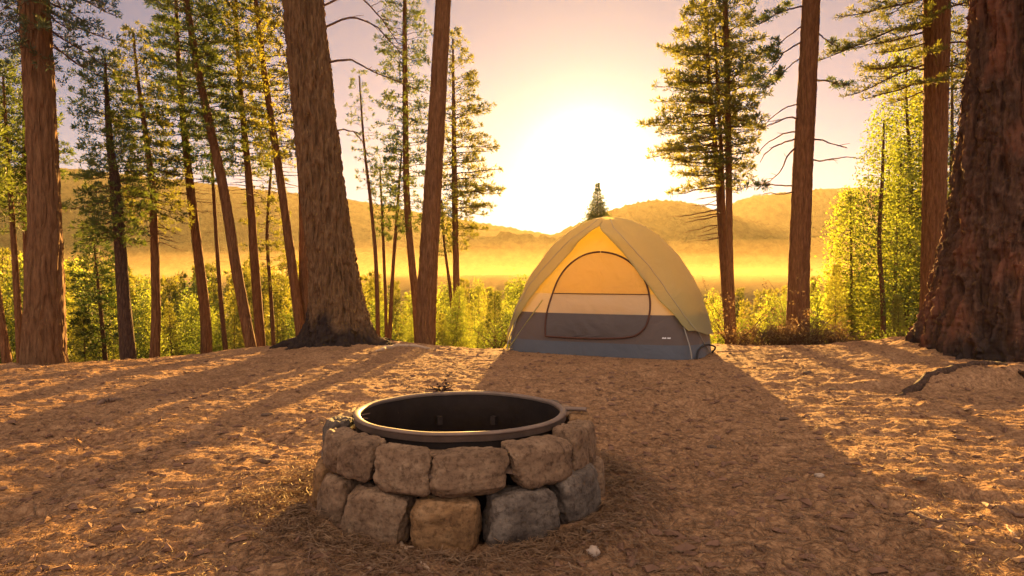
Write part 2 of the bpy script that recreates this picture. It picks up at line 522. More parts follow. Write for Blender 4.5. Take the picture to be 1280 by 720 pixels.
def crown_geo(axis_fn, z0, z1, rad_fn, n_br, tuft_, kind='pine', thick=.02, rise=(.15, .35), droop=.25, dens=1.0, k=11, dead_below=None, r=None, start=.3, base=np.zeros(3), sub=.42):
    """axis_fn(z)->xyz of trunk; rad_fn(z, az)->length"""
    r = r or rng
    n_br = int(n_br * NBM)
    tuft = tuft_ * (.80 if kind == 'pine' else .9)
    G = Geo(); C = []; D = []
    zz = np.linspace(z0, z1, n_br) + r.normal(size=n_br) * (z1 - z0) / n_br * .8
    az = r.uniform(0, 2 * PI) + np.arange(n_br) * 2.4 + r.normal(size=n_br) * .35
    for z, a in zip(zz, az):
        z = min(max(z, z0), z1)
        P = axis_fn(z)
        L = rad_fn(z, a) * r.uniform(.62, 1.08)
        if L < tuft * .8: L = tuft * .8
        h = (z - z0) / max(z1 - z0, .01)
        rs = rise[0] + (rise[1] - rise[0]) * h + r.normal() * .08
        path = limb_path(P, a, L, rs, droop * (1 - h * .6), r=r)
        th = thick * min(1, L / 1.0) * (.5 + .5 * (1 - h))
        V, Fq = tube_arr(path, np.linspace(th, th * .25, len(path)), 4)
        G.add(V - base, Fq, 1)
        if dead_below is not None and z < dead_below: 
            for q in range(3):
                t = r.uniform(.3, .9); ii = t * (len(path) - 1); p0 = path[int(ii)]
                pp = limb_path(p0, a + r.choice([-1, 1]) * r.uniform(.5, 1.1), L * .3, r.uniform(-.3, .1), .1, 4, r)
                V, Fq = tube_arr(pp, np.linspace(th * .4, th * .12, 4), 3); G.add(V - base, Fq, 1)
            continue
        nb = max(2, int(L / (tuft * 1.25)))
        for q in range(nb):
            t = start + (1 - start) * (q + r.uniform(0, .8)) / nb
            t = min(t, .985)
            ii = t * (len(path) - 1); i0 = int(ii); p0 = path[i0] + (path[i0 + 1] - path[i0]) * (ii - i0)
            sl = L * sub * (1.05 - t) + tuft * .7
            sa = a + (1 if q % 2 else -1) * r.uniform(.5, 1.15)
            sp = limb_path(p0, sa, sl, r.uniform(-.05, .35), .1, 4, r)
            V, Fq = tube_arr(sp, np.linspace(th * .35, th * .15, 4), 3); G.add(V - base, Fq, 1)
            m = max(1, int(sl / (tuft * .85) * dens + r.uniform(0, .8)))
            for w in range(m):
                u = (w + 1) / m * (.999)
                kk = u * 3; k0 = min(int(kk), 2); pc = sp[k0] + (sp[k0 + 1] - sp[k0]) * (kk - k0)
                dd = sp[k0 + 1] - sp[k0]; dd = dd / (np.linalg.norm(dd) + 1e-9)
                C.append(pc + r.normal(size=3) * tuft * .12); D.append(dd * .75 + np.array([0, 0, .5]))
        e = path[-1] - path[-2]; C.append(path[-1]); D.append(e / (np.linalg.norm(e) + 1e-9) + np.array([0, 0, .4]))
    if C:
        C = np.array(C) - base; D = np.array(D)
        if kind == 'pine':
            V, Fq = tufts(C, D, tuft * r.uniform(.8, 1.35, len(C)), k, r=r)
        else:
            CC = (C[:, None] + r.normal(size=(len(C), k + 3, 3)) * tuft * .75).reshape(-1, 3)
            V, Fq = leaves(CC, tuft * r.uniform(.3, .6, len(CC)), r, .7)
        G.add(V, Fq, 0)
    return G


def trunk_geo(P, rad, sides, n, base, bark=0, k1=14, zs=.2, lobes=None, seed=0):
    """P polyline bottom->top, rad; bark displacement amplitude in metres"""
    Q = spline(np.column_stack([P, rad]), n)
    V, Fq = tube_arr(Q[:, :3], Q[:, 3], sides)
    V = V.reshape(n, sides, 3)
    ctr = Q[:, None, :3]
    out = V - ctr; rr = np.linalg.norm(out, axis=2)[..., None] + 1e-9; dn = out / rr
    x = V[..., 0] * 1; y = V[..., 1]; z = V[..., 2]
    if lobes is not None:
        ang = np.arctan2(dn[..., 1], dn[..., 0])
        zz = np.maximum(z - base[2], 0)
        fl = np.exp(-zz / lobes[0]) * lobes[1]
        lb = 0
        for (a0, w, am) in lobes[2]:
            dd = (ang - a0 + PI) % (2 * PI) - PI
            lb = lb + am * np.exp(-(dd / w) ** 2)
        V = V + dn * (fl * (lb + .25))[..., None]
    if bark:
        u, v, w = x * k1, y * k1, z * k1 * zs
        wz = .6 * fbm(x * 3, y * 3, z * 1.5, 2)
        f = -np.abs(perlin(u + wz, v + wz, w)) * 1.7
        f2 = -np.abs(perlin(u * 2.3 + 7, v * 2.3, w * 2.6)) * .7
        f3 = fbm(x * 22, y * 22, z * 16, 3) * .22
        V = V + dn * (bark * (f + f2 + f3 + .4))[..., None]
    V = V.reshape(-1, 3) - base
    return V, Fq, Q


def trunk_axis(Q):
    zs = Q[:, 2]; o = np.argsort(zs)
    def fn(z): return np.array([np.interp(z, zs[o], Q[o, 0]), np.interp(z, zs[o], Q[o, 1]), z])
    return fn


def tree(name, label, Yd, pts, mats, crown=None, ext=0, sides=14, nseg=40, bark=0, k1=14, zs=.2, lobes=None, roots=None, group=None, cat='tree',
         ymove=None, kind='pine', nbr=50, tuft_px=8, k=11, seed=1, dens=1.0, rise=(.1, .4), droop=.25, dead=None, start=.3, thick=.02, deadbr=None, needle=None, sub=.42):
    """pts: (px,py,width px) top -> bottom. crown: list of (py, left px, right px) top -> bottom"""
    r = np.random.default_rng(seed)
    W = [np.append(at(p[0], p[1], Yd), p[2] / F * Yd / 2) for p in pts][::-1]     # bottom first
    W = np.array(W)
    b = W[0].copy(); gz = float(ground_h(b[0], b[1]))
    d = (W[1] - W[0]) / max(W[1][2] - W[0][2], .1)
    rows = []
    if b[2] > gz + .05:
        steps = [gz - .2] + ([.5 * (gz + b[2])] if b[2] - gz > 1 else [])
        for z in steps:
            q = b + d * (z - b[2]) * .35; q[2] = z; q[3] = b[3] * 1.08; rows.append(q)
    else:
        q = b.copy(); q[2] = gz - .25; rows.append(q)
        W = W[W[:, 2] > gz - .1]
    rows += list(W)
    if ext:
        t = W[-1]; dd = (W[-1] - W[-2]) / (W[-1][2] - W[-2][2])
        for f_ in (.33, .66, 1.0):
            q = t + dd * ext * f_ * .8; q[2] = t[2] + ext * f_; q[3] = max(t[3] * (1 - f_ * .93), .008); rows.append(q)
    rows = np.array(rows)
    base = np.array([rows[0][0], rows[0][1], gz])
    root = empty(name, base, label, cat, group)
    V, Fq, Q = trunk_geo(rows[:, :3], rows[:, 3], sides, nseg, base, bark, k1, zs, lobes, seed)
    new_mesh('trunk', V, Fq, mats[0], root)
    ax = trunk_axis(Q)
    if crown:
        cz = np.array([at(640, c[0], Yd)[2] for c in crown])[::-1]
        cl = np.array([c[1] for c in crown])[::-1] / F * Yd; cr = np.array([c[2] for c in crown])[::-1] / F * Yd
        def rad(z, a):
            l_, r_ = np.interp(z, cz, cl), np.interp(z, cz, cr); c = math.cos(a)
            m = (l_ + r_) / 2 * .95
            e = r_ if c > 0 else l_
            return math.hypot(e * c, m * math.sin(a))
        G = crown_geo(ax, cz[0], cz[-1], rad, nbr, tuft_px / F * Yd, kind, thick, rise, droop, dens, k,
                      None if dead is None else at(640, dead, Yd)[2], r, start, base, sub)
        G.build('crown', [mats[1], mats[2] if len(mats) > 2 else mats[0]], root)
    for rt in (roots or []):
        # (azimuth, length, r0, curl)
        az, L, r0, curl = rt
        t = np.linspace(0, 1, 14)
        ca = az + curl * t
        rb = rows[1][3] * .55
        px_ = base[0] + np.cos(az) * rb + np.cumsum(np.cos(ca)) * L / 14; py_ = base[1] + np.sin(az) * rb + np.cumsum(np.sin(ca)) * L / 14
        gz_ = ground_h(px_, py_)
        rr = r0 * (1 - t) ** .7 + .012
        pz = gz_ + rr * .25 + (1 - t) ** 3 * r0 * 1.5
        P = np.column_stack([px_, py_, pz]); Vr, Fr = tube_arr(P, rr, 12, wob=.35, seed=az * 3)
        new_mesh('root', Vr - base, Fr, mats[0], root)
    for db in (deadbr or []):
        # pixel polyline of a bare branch, bending in depth
        P = np.array([at(p[0], p[1], Yd) + np.array([0, db[2] * t_, 0]) for p, t_ in zip(db[0], np.linspace(0, 1, len(db[0])))])
        P = spline(P, 12) + r.normal(size=(12, 3)) * .006
        w = db[1] / F * Yd / 2
        Gd = Geo(); Vr, Fr = tube_arr(P, np.linspace(w, w * .35, 12), 6); Gd.add(Vr - base, Fr, 0)
        cs, ds = [], []
        for q in range(db[3]):
            i0 = r.integers(4, 12); p0 = P[i0]; dirx = P[-1] - P[0]; a = math.atan2(dirx[1], dirx[0]) + r.choice([-1, 1]) * r.uniform(.4, 1.)
            pp = limb_path(p0, a, r.uniform(.15, .45) * np.linalg.norm(dirx) * .6, r.uniform(-.4, .25), .1, 5, r)
            Vr, Fr = tube_arr(pp, np.linspace(w * .4, w * .15, 5), 4); Gd.add(Vr - base, Fr, 0)
            for p in pp[2:]: cs.append(p); ds.append(np.array([0, 0, .6]) + (pp[-1] - pp[0]))
        if len(db) > 4 and db[4]:
            cs = np.array(cs); ds = np.array(ds)
            Vt, Ft = tufts(cs - base, ds, tuft_px / F * Yd * r.uniform(.8, 1.2, len(cs)), k, r=r); Gd.add(Vt, Ft, 1)
        Gd.build('branch', [mats[2] if len(mats) > 2 else mats[0], mats[1]], root)
    return root


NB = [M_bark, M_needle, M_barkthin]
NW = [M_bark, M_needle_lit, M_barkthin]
# ------------------------------------------------------------------ the large trunks
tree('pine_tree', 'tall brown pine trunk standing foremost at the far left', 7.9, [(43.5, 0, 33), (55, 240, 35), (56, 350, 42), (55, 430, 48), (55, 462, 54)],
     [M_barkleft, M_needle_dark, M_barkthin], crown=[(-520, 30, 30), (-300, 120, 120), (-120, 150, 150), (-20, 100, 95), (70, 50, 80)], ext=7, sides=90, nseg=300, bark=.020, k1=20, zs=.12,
     nbr=70, tuft_px=9, seed=5, droop=.5, rise=(-.15, .3), dens=.8)
tree('pine_tree', 'thick grey-brown pine trunk with spreading charred roots left of the fire pit', 9.2,
     [(379, 0, 48), (392, 130, 51), (405, 250, 54), (417, 340, 60), (422, 385, 68), (424, 415, 80), (424, 437, 92)],
     [M_barkbig, M_needle, M_barkthin], crown=[(-600, 20, 30), (-380, 150, 150), (-180, 170, 190), (-60, 100, 120)], ext=9, sides=260, nseg=560, bark=.052, k1=14, zs=.16, seed=8, nbr=60, tuft_px=10,
     lobes=(.22, .13, [(-2.7, .35, 1.1), (-1.9, .3, .5), (-1.2, .3, .7), (-.35, .35, 1.1), (.8, .4, .8), (2.2, .4, .8), (3.05, .25, .7)]),
     roots=[(-2.85, .62, .09, .3), (-2.3, .5, .07, -.3), (-.55, .62, .065, .5), (-.15, .5, .08, -.35), (-1.2, .4, .05, .3), (2.6, .9, .1, .2), (1.0, .8, .1, -.2)],
     deadbr=[([(398, 40), (430, 18), (462, 22), (500, 60)], 3.2, .4, 6), ([(402, 78), (440, 80), (470, 98), (512, 118)], 3.2, -.5, 6), ([(395, 10), (440, -10), (470, 12), (492, 44)], 3, .3, 6),
             ([(412, 165), (432, 160), (445, 168), (455, 190)], 2.4, .3, 4)])
tree('pine_tree', 'huge dark pine with deep red-brown plated bark at the right edge', 7.4,
     [(1295, -40, 132), (1293, 60, 136), (1287, 180, 152), (1282, 290, 172), (1275, 370, 190), (1272, 415, 200), (1272, 452, 216)],
     [M_barkred, M_needle, M_barkthin], crown=[(-700, 20, 30), (-450, 180, 200), (-250, 200, 220), (-120, 130, 150)], ext=9, sides=320, nseg=520, bark=.095, k1=8.0, zs=.15, seed=12, nbr=60, tuft_px=12,
     lobes=(.3, .13, [(-2.75, .28, 1.0), (-2.1, .25, .5), (-1.5, .25, .7), (-.8, .3, .6), (.3, .4, .8), (1.5, .4, .8), (2.6, .4, .8)]),
     roots=[(-2.75, .42, .10, .3), (-2.05, .6, .09, -.3), (-1.4, .7, .1, .4), (-.6, .9, .12, .3)])
tree('pine_tree', 'straight red-brown pine trunk between the thick trunk and the tent', 9.7, [(554, 0, 19), (548, 110, 20.5), (542, 220, 22), (535, 340, 24), (530, 442, 28)],
     [M_bark, M_needle, M_barkthin], crown=[(-560, 15, 20), (-300, 110, 110), (-120, 60, 60)], ext=8, sides=48, nseg=200, bark=.014, k1=24, zs=.12, seed=21, nbr=50, tuft_px=8)
tree('pine_tree', 'bare red-brown pine trunk with drooping dead branches rising behind the dry shrub', 10.7, [(1014, 0, 21), (1009, 110, 22.5), (1003, 220, 24), (999, 330, 25.5), (997, 415, 28)],
     NB, crown=[(-560, 15, 20), (-300, 120, 110), (-100, 100, 80), (-30, 60, 70)], ext=8, sides=48, nseg=200, bark=.014, k1=24, zs=.12, seed=31, nbr=50, tuft_px=7, thick=.016,
     deadbr=[([(1003, 150), (985, 148), (965, 156), (940, 168)], 2.6, -.3, 5), ([(1001, 163), (985, 165), (968, 175), (958, 188)], 2.2, .4, 3), ([(1000, 172), (980, 178), (965, 186), (956, 200)], 2.4, .2, 4),
             ([(998, 182), (983, 195), (972, 215), (957, 228)], 2.4, -.2, 5), ([(995, 233), (975, 230), (955, 229), (938, 231)], 2.2, .3, 8, True), ([(995, 240), (975, 243), (958, 243), (945, 245)], 2.0, -.2, 3), ([(1001, 130), (985, 133), (968, 146), (955, 158)], 1.8, .4, 3),
             ([(1016, 175), (1030, 174), (1045, 178), (1066, 181)], 2.4, .2, 4), ([(1016, 200), (1030, 201), (1050, 198), (1062, 200)], 2.2, -.2, 4), ([(1020, 100), (1036, 99), (1052, 100), (1070, 98)], 2.6, .3, 9, True),
             ([(1020, 40), (1036, 46), (1052, 52), (1068, 52)], 1.8, .3, 8, True), ([(1006, 8), (985, 14), (966, 22), (948, 36)], 2.4, -.3, 16, True), ([(1004, 52), (985, 62), (972, 80), (955, 96)], 2.2, .3, 16, True),
             ([(1003, 70), (985, 85), (972, 100), (962, 108)], 1.8, .1, 12, True), ([(1005, 30), (985, 45), (975, 55), (962, 62)], 1.8, .5, 12, True)])
tree('pine_tree', 'straight orange-brown pine trunk just left of the huge dark pine', 10.6, [(1171, -5, 30), (1170, 110, 28), (1168, 230, 27), (1166, 340, 27), (1165, 442, 30)],
     [M_bark, M_needle_lit, M_barkthin], crown=[(-560, 15, 20), (-300, 120, 110), (-100, 140, 120), (0, 135, 75), (60, 130, 70), (112, 118, 50)], ext=8, sides=48, nseg=200, bark=.014, k1=22, zs=.12, seed=41, nbr=66, tuft_px=6.5,
     rise=(-.08, .3), droop=.22, sub=.4)
tree('pine_tree', 'orange-lit pine trunk half hidden behind the thick grey-brown trunk', 10.6, [(364, 0, 17), (372, 110, 18), (383, 230, 20), (386, 330, 24), (389, 432, 30)],
     NB, crown=[(-460, 15, 20), (-250, 80, 80), (-60, 60, 60)], ext=6, sides=36, nseg=150, bark=.005, k1=34, zs=.12, seed=51, nbr=40)

# ------------------------------------------------------------------ middle distance pines, left of the tent
tree('pine_tree', 'stout dark leaning pine with charred foot, right of the foremost left trunk', 9.4, [(131, 72, 2.5), (134, 130, 6), (138, 185, 9), (145, 240, 12.5), (155, 380, 15.5), (161, 458, 20)],
     [M_barkblack, M_needle, M_barkthin], crown=[(66, 8, 8), (100, 30, 28), (150, 42, 40), (210, 52, 46), (270, 58, 40), (300, 46, 34)], sides=24, nseg=90, bark=.006, k1=34, seed=61, nbr=62, tuft_px=8, droop=.3, rise=(-.1, .5))
tree('pine_tree', 'slender upright pine with layered branches beside the charred leaning pine', 10.4, [(167, 42, 2.5), (171, 90, 4), (185, 190, 7), (191, 250, 9), (195, 380, 11), (193, 456, 13)],
     NW, crown=[(36, 7, 7), (80, 28, 28), (150, 44, 40), (230, 46, 44), (300, 40, 44)], sides=20, nseg=80, bark=.004, k1=36, seed=62, nbr=60, tuft_px=7.5, dead=at(640, 0, 10)[2] * 0 + 278, droop=.3, rise=(-.15, .4))
tree('pine_tree', 'red-trunked pine with a forked pale foot in the left stand', 11.0, [(220, -8, 4), (222, 60, 5.5), (229, 150, 7.5), (238, 235, 10), (248, 320, 11.5), (257, 400, 13), (258, 455, 15)],
     NB, crown=[(-90, 6, 6), (-30, 25, 25), (60, 42, 42), (150, 48, 46), (230, 42, 40), (270, 34, 30)], ext=2, sides=20, nseg=80, bark=.004, k1=36, seed=63, nbr=66, tuft_px=7.5, dead=235)
tree('pine_tree', 'thin pole-like pine between the forked-foot pine and the leaning pair', 11.6, [(262, 150, 2.5), (267, 240, 4), (274, 350, 5), (283, 452, 6.5)],
     [M_barkthin, M_needle, M_barkthin], crown=[(140, 5, 5), (190, 20, 18), (260, 18, 20), (330, 10, 14)], sides=10, nseg=40, seed=64, nbr=22, tuft_px=6, dead=215)
tree('pine_tree', 'long pine leaning left, its foot touching the neighbouring trunk', 10.1, [(232, -6, 7), (248, 90, 9), (264, 165, 10.5), (280, 240, 12), (297, 345, 13), (316, 448, 14)],
     NB, crown=[(-190, 5, 5), (-120, 38, 38), (-20, 50, 52), (60, 50, 54), (140, 40, 44), (190, 30, 36)], ext=4, sides=20, nseg=90, bark=.004, k1=36, seed=65, nbr=80, tuft_px=7.5, dead=180)
tree('pine_tree', 'near-vertical pine rising from the foot of the long leaning pine', 10.7, [(294, -20, 3), (297, 60, 5), (303, 140, 7), (312, 235, 9), (319, 340, 11), (327, 445, 12.5)],
     NB, crown=[(-80, 6, 6), (0, 32, 34), (80, 44, 46), (170, 48, 44), (230, 36, 34), (260, 26, 30)], ext=1.6, sides=20, nseg=80, bark=.004, k1=36, seed=66, nbr=70, tuft_px=7.5, dead=225)
tree('pine_tree', 'curved pine leaning left in front of the thick grey-brown trunk', 10.4, [(319, -6, 5), (329, 80, 7), (340, 155, 8.5), (352, 235, 10), (366, 340, 11.5), (378, 435, 13)],
     NW, crown=[(-120, 5, 5), (-40, 36, 40), (40, 46, 50), (120, 44, 50), (190, 40, 40), (240, 28, 30)], ext=2.5, sides=20, nseg=80, bark=.004, k1=36, seed=67, nbr=74, tuft_px=7.5, dead=205)
tree('pine_tree', 'thin crooked young pine behind the leaning pair', 12.0, [(340, 195, 2.5), (334, 290, 4), (338, 360, 4.5), (343, 450, 6)],
     [M_barkthin, M_needle_lit, M_barkthin], crown=[(185, 6, 6), (230, 22, 24), (300, 28, 30), (370, 22, 24)], sides=10, nseg=40, seed=68, nbr=34, tuft_px=6.5)
tree('pine_tree', 'dark slanting trunk nearest the left edge', 9.0, [(-14, 250, 5), (-6, 340, 7), (3, 410, 9), (10, 462, 12)],
     NB, crown=[(120, 8, 8), (180, 35, 30), (250, 30, 26)], ext=1.4, sides=14, nseg=40, seed=69, nbr=34, tuft_px=8)
tree('pine_tree', 'thin pine with dark crown at the far left edge', 9.6, [(4, 96, 2.5), (9, 190, 4.5), (15, 270, 6), (22, 380, 8), (26, 462, 9)],
     [M_bark, M_needle, M_barkthin], crown=[(86, 6, 6), (130, 32, 30), (190, 40, 36), (250, 32, 32), (290, 20, 22)], sides=14, nseg=50, seed=70, nbr=50, tuft_px=8)
tree('pine_tree', 'thin red pine directly behind the foremost left trunk', 10.2, [(30, 60, 3), (31, 160, 5.5), (32, 260, 7), (35, 380, 8), (37, 460, 9)],
     [M_bark, M_needle, M_barkthin], crown=[(60, 6, 6), (110, 30, 34), (180, 42, 46), (240, 34, 40), (270, 20, 22)], sides=14, nseg=50, seed=71, nbr=54, tuft_px=8)
tree('pine_tree', 'small full young pine standing low left of the charred leaning pine', 11.0, [(116, 288, 2), (120, 330, 3), (126, 390, 4.5), (132, 456, 6)],
     [M_barkthin, M_needle, M_barkthin], crown=[(284, 5, 5), (310, 22, 22), (350, 34, 34), (400, 34, 34), (440, 26, 26)], sides=8, nseg=30, seed=72, nbr=52, tuft_px=7.5, rise=(0, .5), start=.2)

# pines between the thick trunk and the tent
tree('pine_tree', 'dense pine forking low beside the straight red-brown trunk', 11.2, [(506, -10, 4.5), (506, 60, 6), (507, 150, 7), (508, 235, 8), (513, 310, 9), (520, 380, 10), (524, 440, 12)],
     NB, crown=[(-90, 6, 6), (0, 24, 28), (60, 34, 34), (140, 36, 34), (220, 36, 32), (270, 20, 18), (290, 6, 6)], ext=1.8, sides=18, nseg=80, bark=.003, k1=40, seed=73, nbr=84, tuft_px=6.5, rise=(.0, .5), dens=.9)
tree('pine_tree', 'open conical pine whose right side hangs clear against the glow', 12.0, [(566, 48, 2), (567, 130, 4.5), (568, 220, 7), (570, 330, 8), (572, 442, 9.5)],
     NW, crown=[(42, 5, 6), (80, 18, 24), (130, 26, 40), (190, 30, 56), (250, 26, 64), (280, 14, 50), (296, 4, 22), (312, 3, 6)], sides=18, nseg=80, bark=.003, k1=40, seed=74, nbr=64, tuft_px=7, rise=(-.12, .5), droop=.15, start=.25)
tree('pine_tree', 'spindly bare sapling with a sparse top right of the thick trunk', 11.2, [(449, 95, 1.8), (455, 180, 3), (463, 250, 4), (470, 330, 5), (473, 442, 6)],
     [M_barkthin, M_needle, M_barkthin], crown=[(90, 5, 5), (130, 18, 16), (190, 20, 18), (240, 16, 14)], sides=8, nseg=40, seed=75, nbr=26, tuft_px=5, dens=.6)
tree('pine_tree', 'thin straight sapling, middle one of three right of the thick trunk', 11.8, [(475, 210, 2), (479, 300, 3.5), (482, 380, 4), (483, 444, 5)],
     [M_barkthin, M_needle, M_barkthin], crown=[(200, 5, 5), (240, 18, 18), (280, 12, 12), (300, 4, 4)], sides=8, nseg=30, seed=76, nbr=26, tuft_px=5.5)
tree('pine_tree', 'thin sapling leaning right, nearest the dense forking pine', 11.6, [(502, 190, 2), (497, 260, 3.5), (491, 340, 4.5), (486, 444, 6)],
     [M_barkthin, M_needle, M_barkthin], crown=[(180, 5, 5), (220, 18, 18), (280, 12, 12), (300, 4, 4)], sides=8, nseg=30, seed=77, nbr=26, tuft_px=5.5)
tree('pine_tree', 'thin stem slanting to meet the foot of the open conical pine', 12.4, [(552, 250, 2), (556, 310, 3), (563, 365, 4), (568, 440, 5)],
     [M_barkthin, M_needle, M_barkthin], crown=[(245, 4, 4), (280, 10, 10), (320, 8, 8)], sides=8, nseg=30, seed=78, nbr=12, tuft_px=5.5)

# pines right of the tent
tree('pine_tree', 'taller of the twin pines right of the tent, crown reaching the top of the view', 12.4, [(906, -10, 6), (908, 60, 7), (910, 150, 7.5), (911, 230, 8), (912, 320, 9), (915, 420, 11)],
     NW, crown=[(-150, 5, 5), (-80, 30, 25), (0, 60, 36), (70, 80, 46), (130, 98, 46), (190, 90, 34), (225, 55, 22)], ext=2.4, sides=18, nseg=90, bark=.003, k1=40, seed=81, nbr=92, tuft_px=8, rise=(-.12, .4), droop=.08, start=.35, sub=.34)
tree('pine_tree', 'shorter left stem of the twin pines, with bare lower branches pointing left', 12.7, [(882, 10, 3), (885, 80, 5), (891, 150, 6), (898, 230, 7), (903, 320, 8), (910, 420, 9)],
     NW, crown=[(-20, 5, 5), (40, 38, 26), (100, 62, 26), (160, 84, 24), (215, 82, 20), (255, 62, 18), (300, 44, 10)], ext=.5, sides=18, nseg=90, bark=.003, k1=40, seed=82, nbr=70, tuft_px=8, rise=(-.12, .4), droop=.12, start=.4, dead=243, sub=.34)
tree('pine_tree', 'thin stem between the twin pines', 12.6, [(894, 40, 2.5), (897, 110, 4), (902, 200, 5), (906, 320, 6), (912, 425, 7)],
     NW, crown=[(20, 5, 5), (60, 22, 22), (120, 30, 26), (170, 20, 20)], sides=10, nseg=50, seed=83, nbr=26, tuft_px=8)

# yellow-green young conifers at the right
YG = [M_barkthin, M_leaf, M_barkthin]
tree('young_tree', 'tallest yellow-green young tree, its tip left of the orange-brown trunk', 13.5, [(1132, 66, 2), (1134, 150, 3.5), (1139, 230, 5), (1136, 330, 6), (1130, 445, 7)],
     YG, crown=[(62, 5, 5), (100, 22, 22), (160, 40, 30), (220, 46, 40), (300, 46, 50), (380, 50, 50), (445, 50, 50)], kind='leaf', sides=8, nseg=40, seed=91, nbr=110, tuft_px=8, k=7, rise=(-.05, .5), start=.15)
tree('young_tree', 'yellow-green young tree with a dark crooked bare lower stem', 12.2, [(1105, 150, 2), (1103, 220, 4), (1099, 300, 5), (1103, 370, 6), (1105, 446, 7)],
     [M_barkthin, M_leaf, M_barkthin], crown=[(146, 5, 5), (190, 24, 20), (240, 30, 26), (300, 34, 28), (340, 24, 20), (400, 18, 16)], kind='leaf', sides=10, nseg=50, seed=92, nbr=62, tuft_px=7.5, k=6, start=.3)
tree('young_tree', 'narrow yellow-green young tree nearest the dry shrub', 13.2, [(1063, 245, 2), (1064, 300, 3), (1064, 360, 4), (1065, 446, 5)],
     YG, crown=[(240, 4, 4), (280, 20, 20), (330, 32, 30), (380, 40, 34), (445, 44, 36)], kind='leaf', sides=8, nseg=40, seed=93, nbr=90, tuft_px=7.5, k=7, start=.15)
tree('young_tree', 'green young tree filling the gap beside the orange-brown trunk', 14.5, [(1150, 120, 2), (1150, 220, 4), (1148, 330, 5), (1146, 445, 6)],
     [M_barkthin, M_leafdk, M_barkthin], crown=[(115, 4, 4), (170, 24, 30), (260, 34, 44), (360, 44, 50), (445, 50, 50)], kind='leaf', sides=8, nseg=40, seed=94, nbr=110, tuft_px=8, k=7, start=.15)
tree('young_tree', 'young tree showing between the orange-brown trunk and the huge dark pine', 13.8, [(1190, 60, 2), (1190, 180, 4), (1188, 300, 5), (1186, 445, 6)],
     [M_barkthin, M_needle_lit, M_barkthin], crown=[(20, 4, 4), (80, 26, 30), (180, 34, 40), (300, 40, 40), (420, 40, 40)], sides=8, nseg=40, seed=95, nbr=90, tuft_px=8, k=9, start=.15)
tree('young_tree', 'yellow-green young tree with a straight thin stem, left of the green one', 13.0, [(1127, 190, 2), (1122, 270, 3.5), (1119, 350, 4.5), (1115, 446, 6)],
     YG, crown=[(186, 4, 4), (240, 20, 20), (320, 26, 28), (400, 30, 30), (440, 32, 32)], kind='leaf', sides=8, nseg=40, seed=96, nbr=70, tuft_px=7.5, k=6, start=.15)

# ------------------------------------------------------------------ young growth on the slope: a few kinds, then copies
def make_sapling(label, group, H, rad_, mats, kind, nbr, tuft, k, seed):
    r = np.random.default_rng(seed)
    root = empty('young_tree', (0, 0, 0), label, 'tree', group)
    lean = r.normal(size=2) * .04
    P = np.array([[0, 0, -.3, .035], [lean[0] * H * .5, lean[1] * H * .5, H * .5, .022], [lean[0] * H, lean[1] * H, H, .005]])
    V, Fq, Q = trunk_geo(P[:, :3], P[:, 3], 7, 16, np.zeros(3))
    new_mesh('trunk', V, Fq, mats[0], root)
    prof = lambda z, a: rad_ * max(.08, (1 - (z / H) ** 1.6)) * (1 + .25 * math.sin(a * 2 + seed))
    G = crown_geo(trunk_axis(Q), H * .08, H * .99, prof, nbr, tuft, kind, .012, (.1, .6), .15, 1.0, k, None, r, .12)
    G.build('crown', mats[1:], root)
    return root


def copy_tree(src, loc, rz, sc, label=None, group=None):
    c = src.copy(); COL.objects.link(c); c.location = loc; c.rotation_euler = (0, 0, rz); c.scale = sc
    if label: c['label'] = label
    if group: c['group'] = group
    for ch in src.children:
        d = ch.copy(); COL.objects.link(d); d.parent = c
    return c


SL = []
ML = [M_barkthin, M_leaf, M_barkthin]; MD = [M_barkthin, M_leafdk, M_barkthin]; MC = [M_barkthin, M_needle_lit, M_barkthin]
for q, (H, rr, mm, kd, nb, tf, k_) in enumerate([(3.2, 1.0, ML, 'leaf', 70, .11, 8), (2.9, .85, ML, 'leaf', 60, .10, 8), (3.4, .9, MD, 'leaf', 70, .11, 8),
                                                 (4.2, .75, MC, 'pine', 80, .13, 9), (3.6, .65, MC, 'pine', 70, .12, 9)]):
    SL.append(make_sapling('yellow-green leafy sapling in the thicket below the campsite edge', 'saplings below the campsite edge', H, rr, mm, kd, nb, tf, k_, 200 + q))
used = [False] * 5


def put(kind, x, y, topz, label, group, wid=1.0, rz=None):
    gz = float(ground_h(x, y)); src = SL[kind]; H = [3.2, 2.9, 3.4, 4.2, 3.6][kind]
    s = max((topz - gz) / H, .35)
    rz = random.uniform(0, 6.28) if rz is None else rz
    if not used[kind]:
        used[kind] = True; src.location = (x, y, gz); src.rotation_euler = (0, 0, rz); src.scale = (s * wid, s * wid, s); src['label'] = label; src['group'] = group
        return src
    return copy_tree(src, (x, y, gz), rz, (s * wid, s * wid, s), label, group)


def topline(px):
    return np.interp(px, [-100, 0, 90, 180, 240, 330, 430, 480, 560, 640, 760, 880, 960, 1020, 1060, 1150, 1280, 1400], [318, 322, 338, 346, 342, 336, 348, 362, 368, 366, 380, 378, 372, 368, 352, 330, 330, 330])


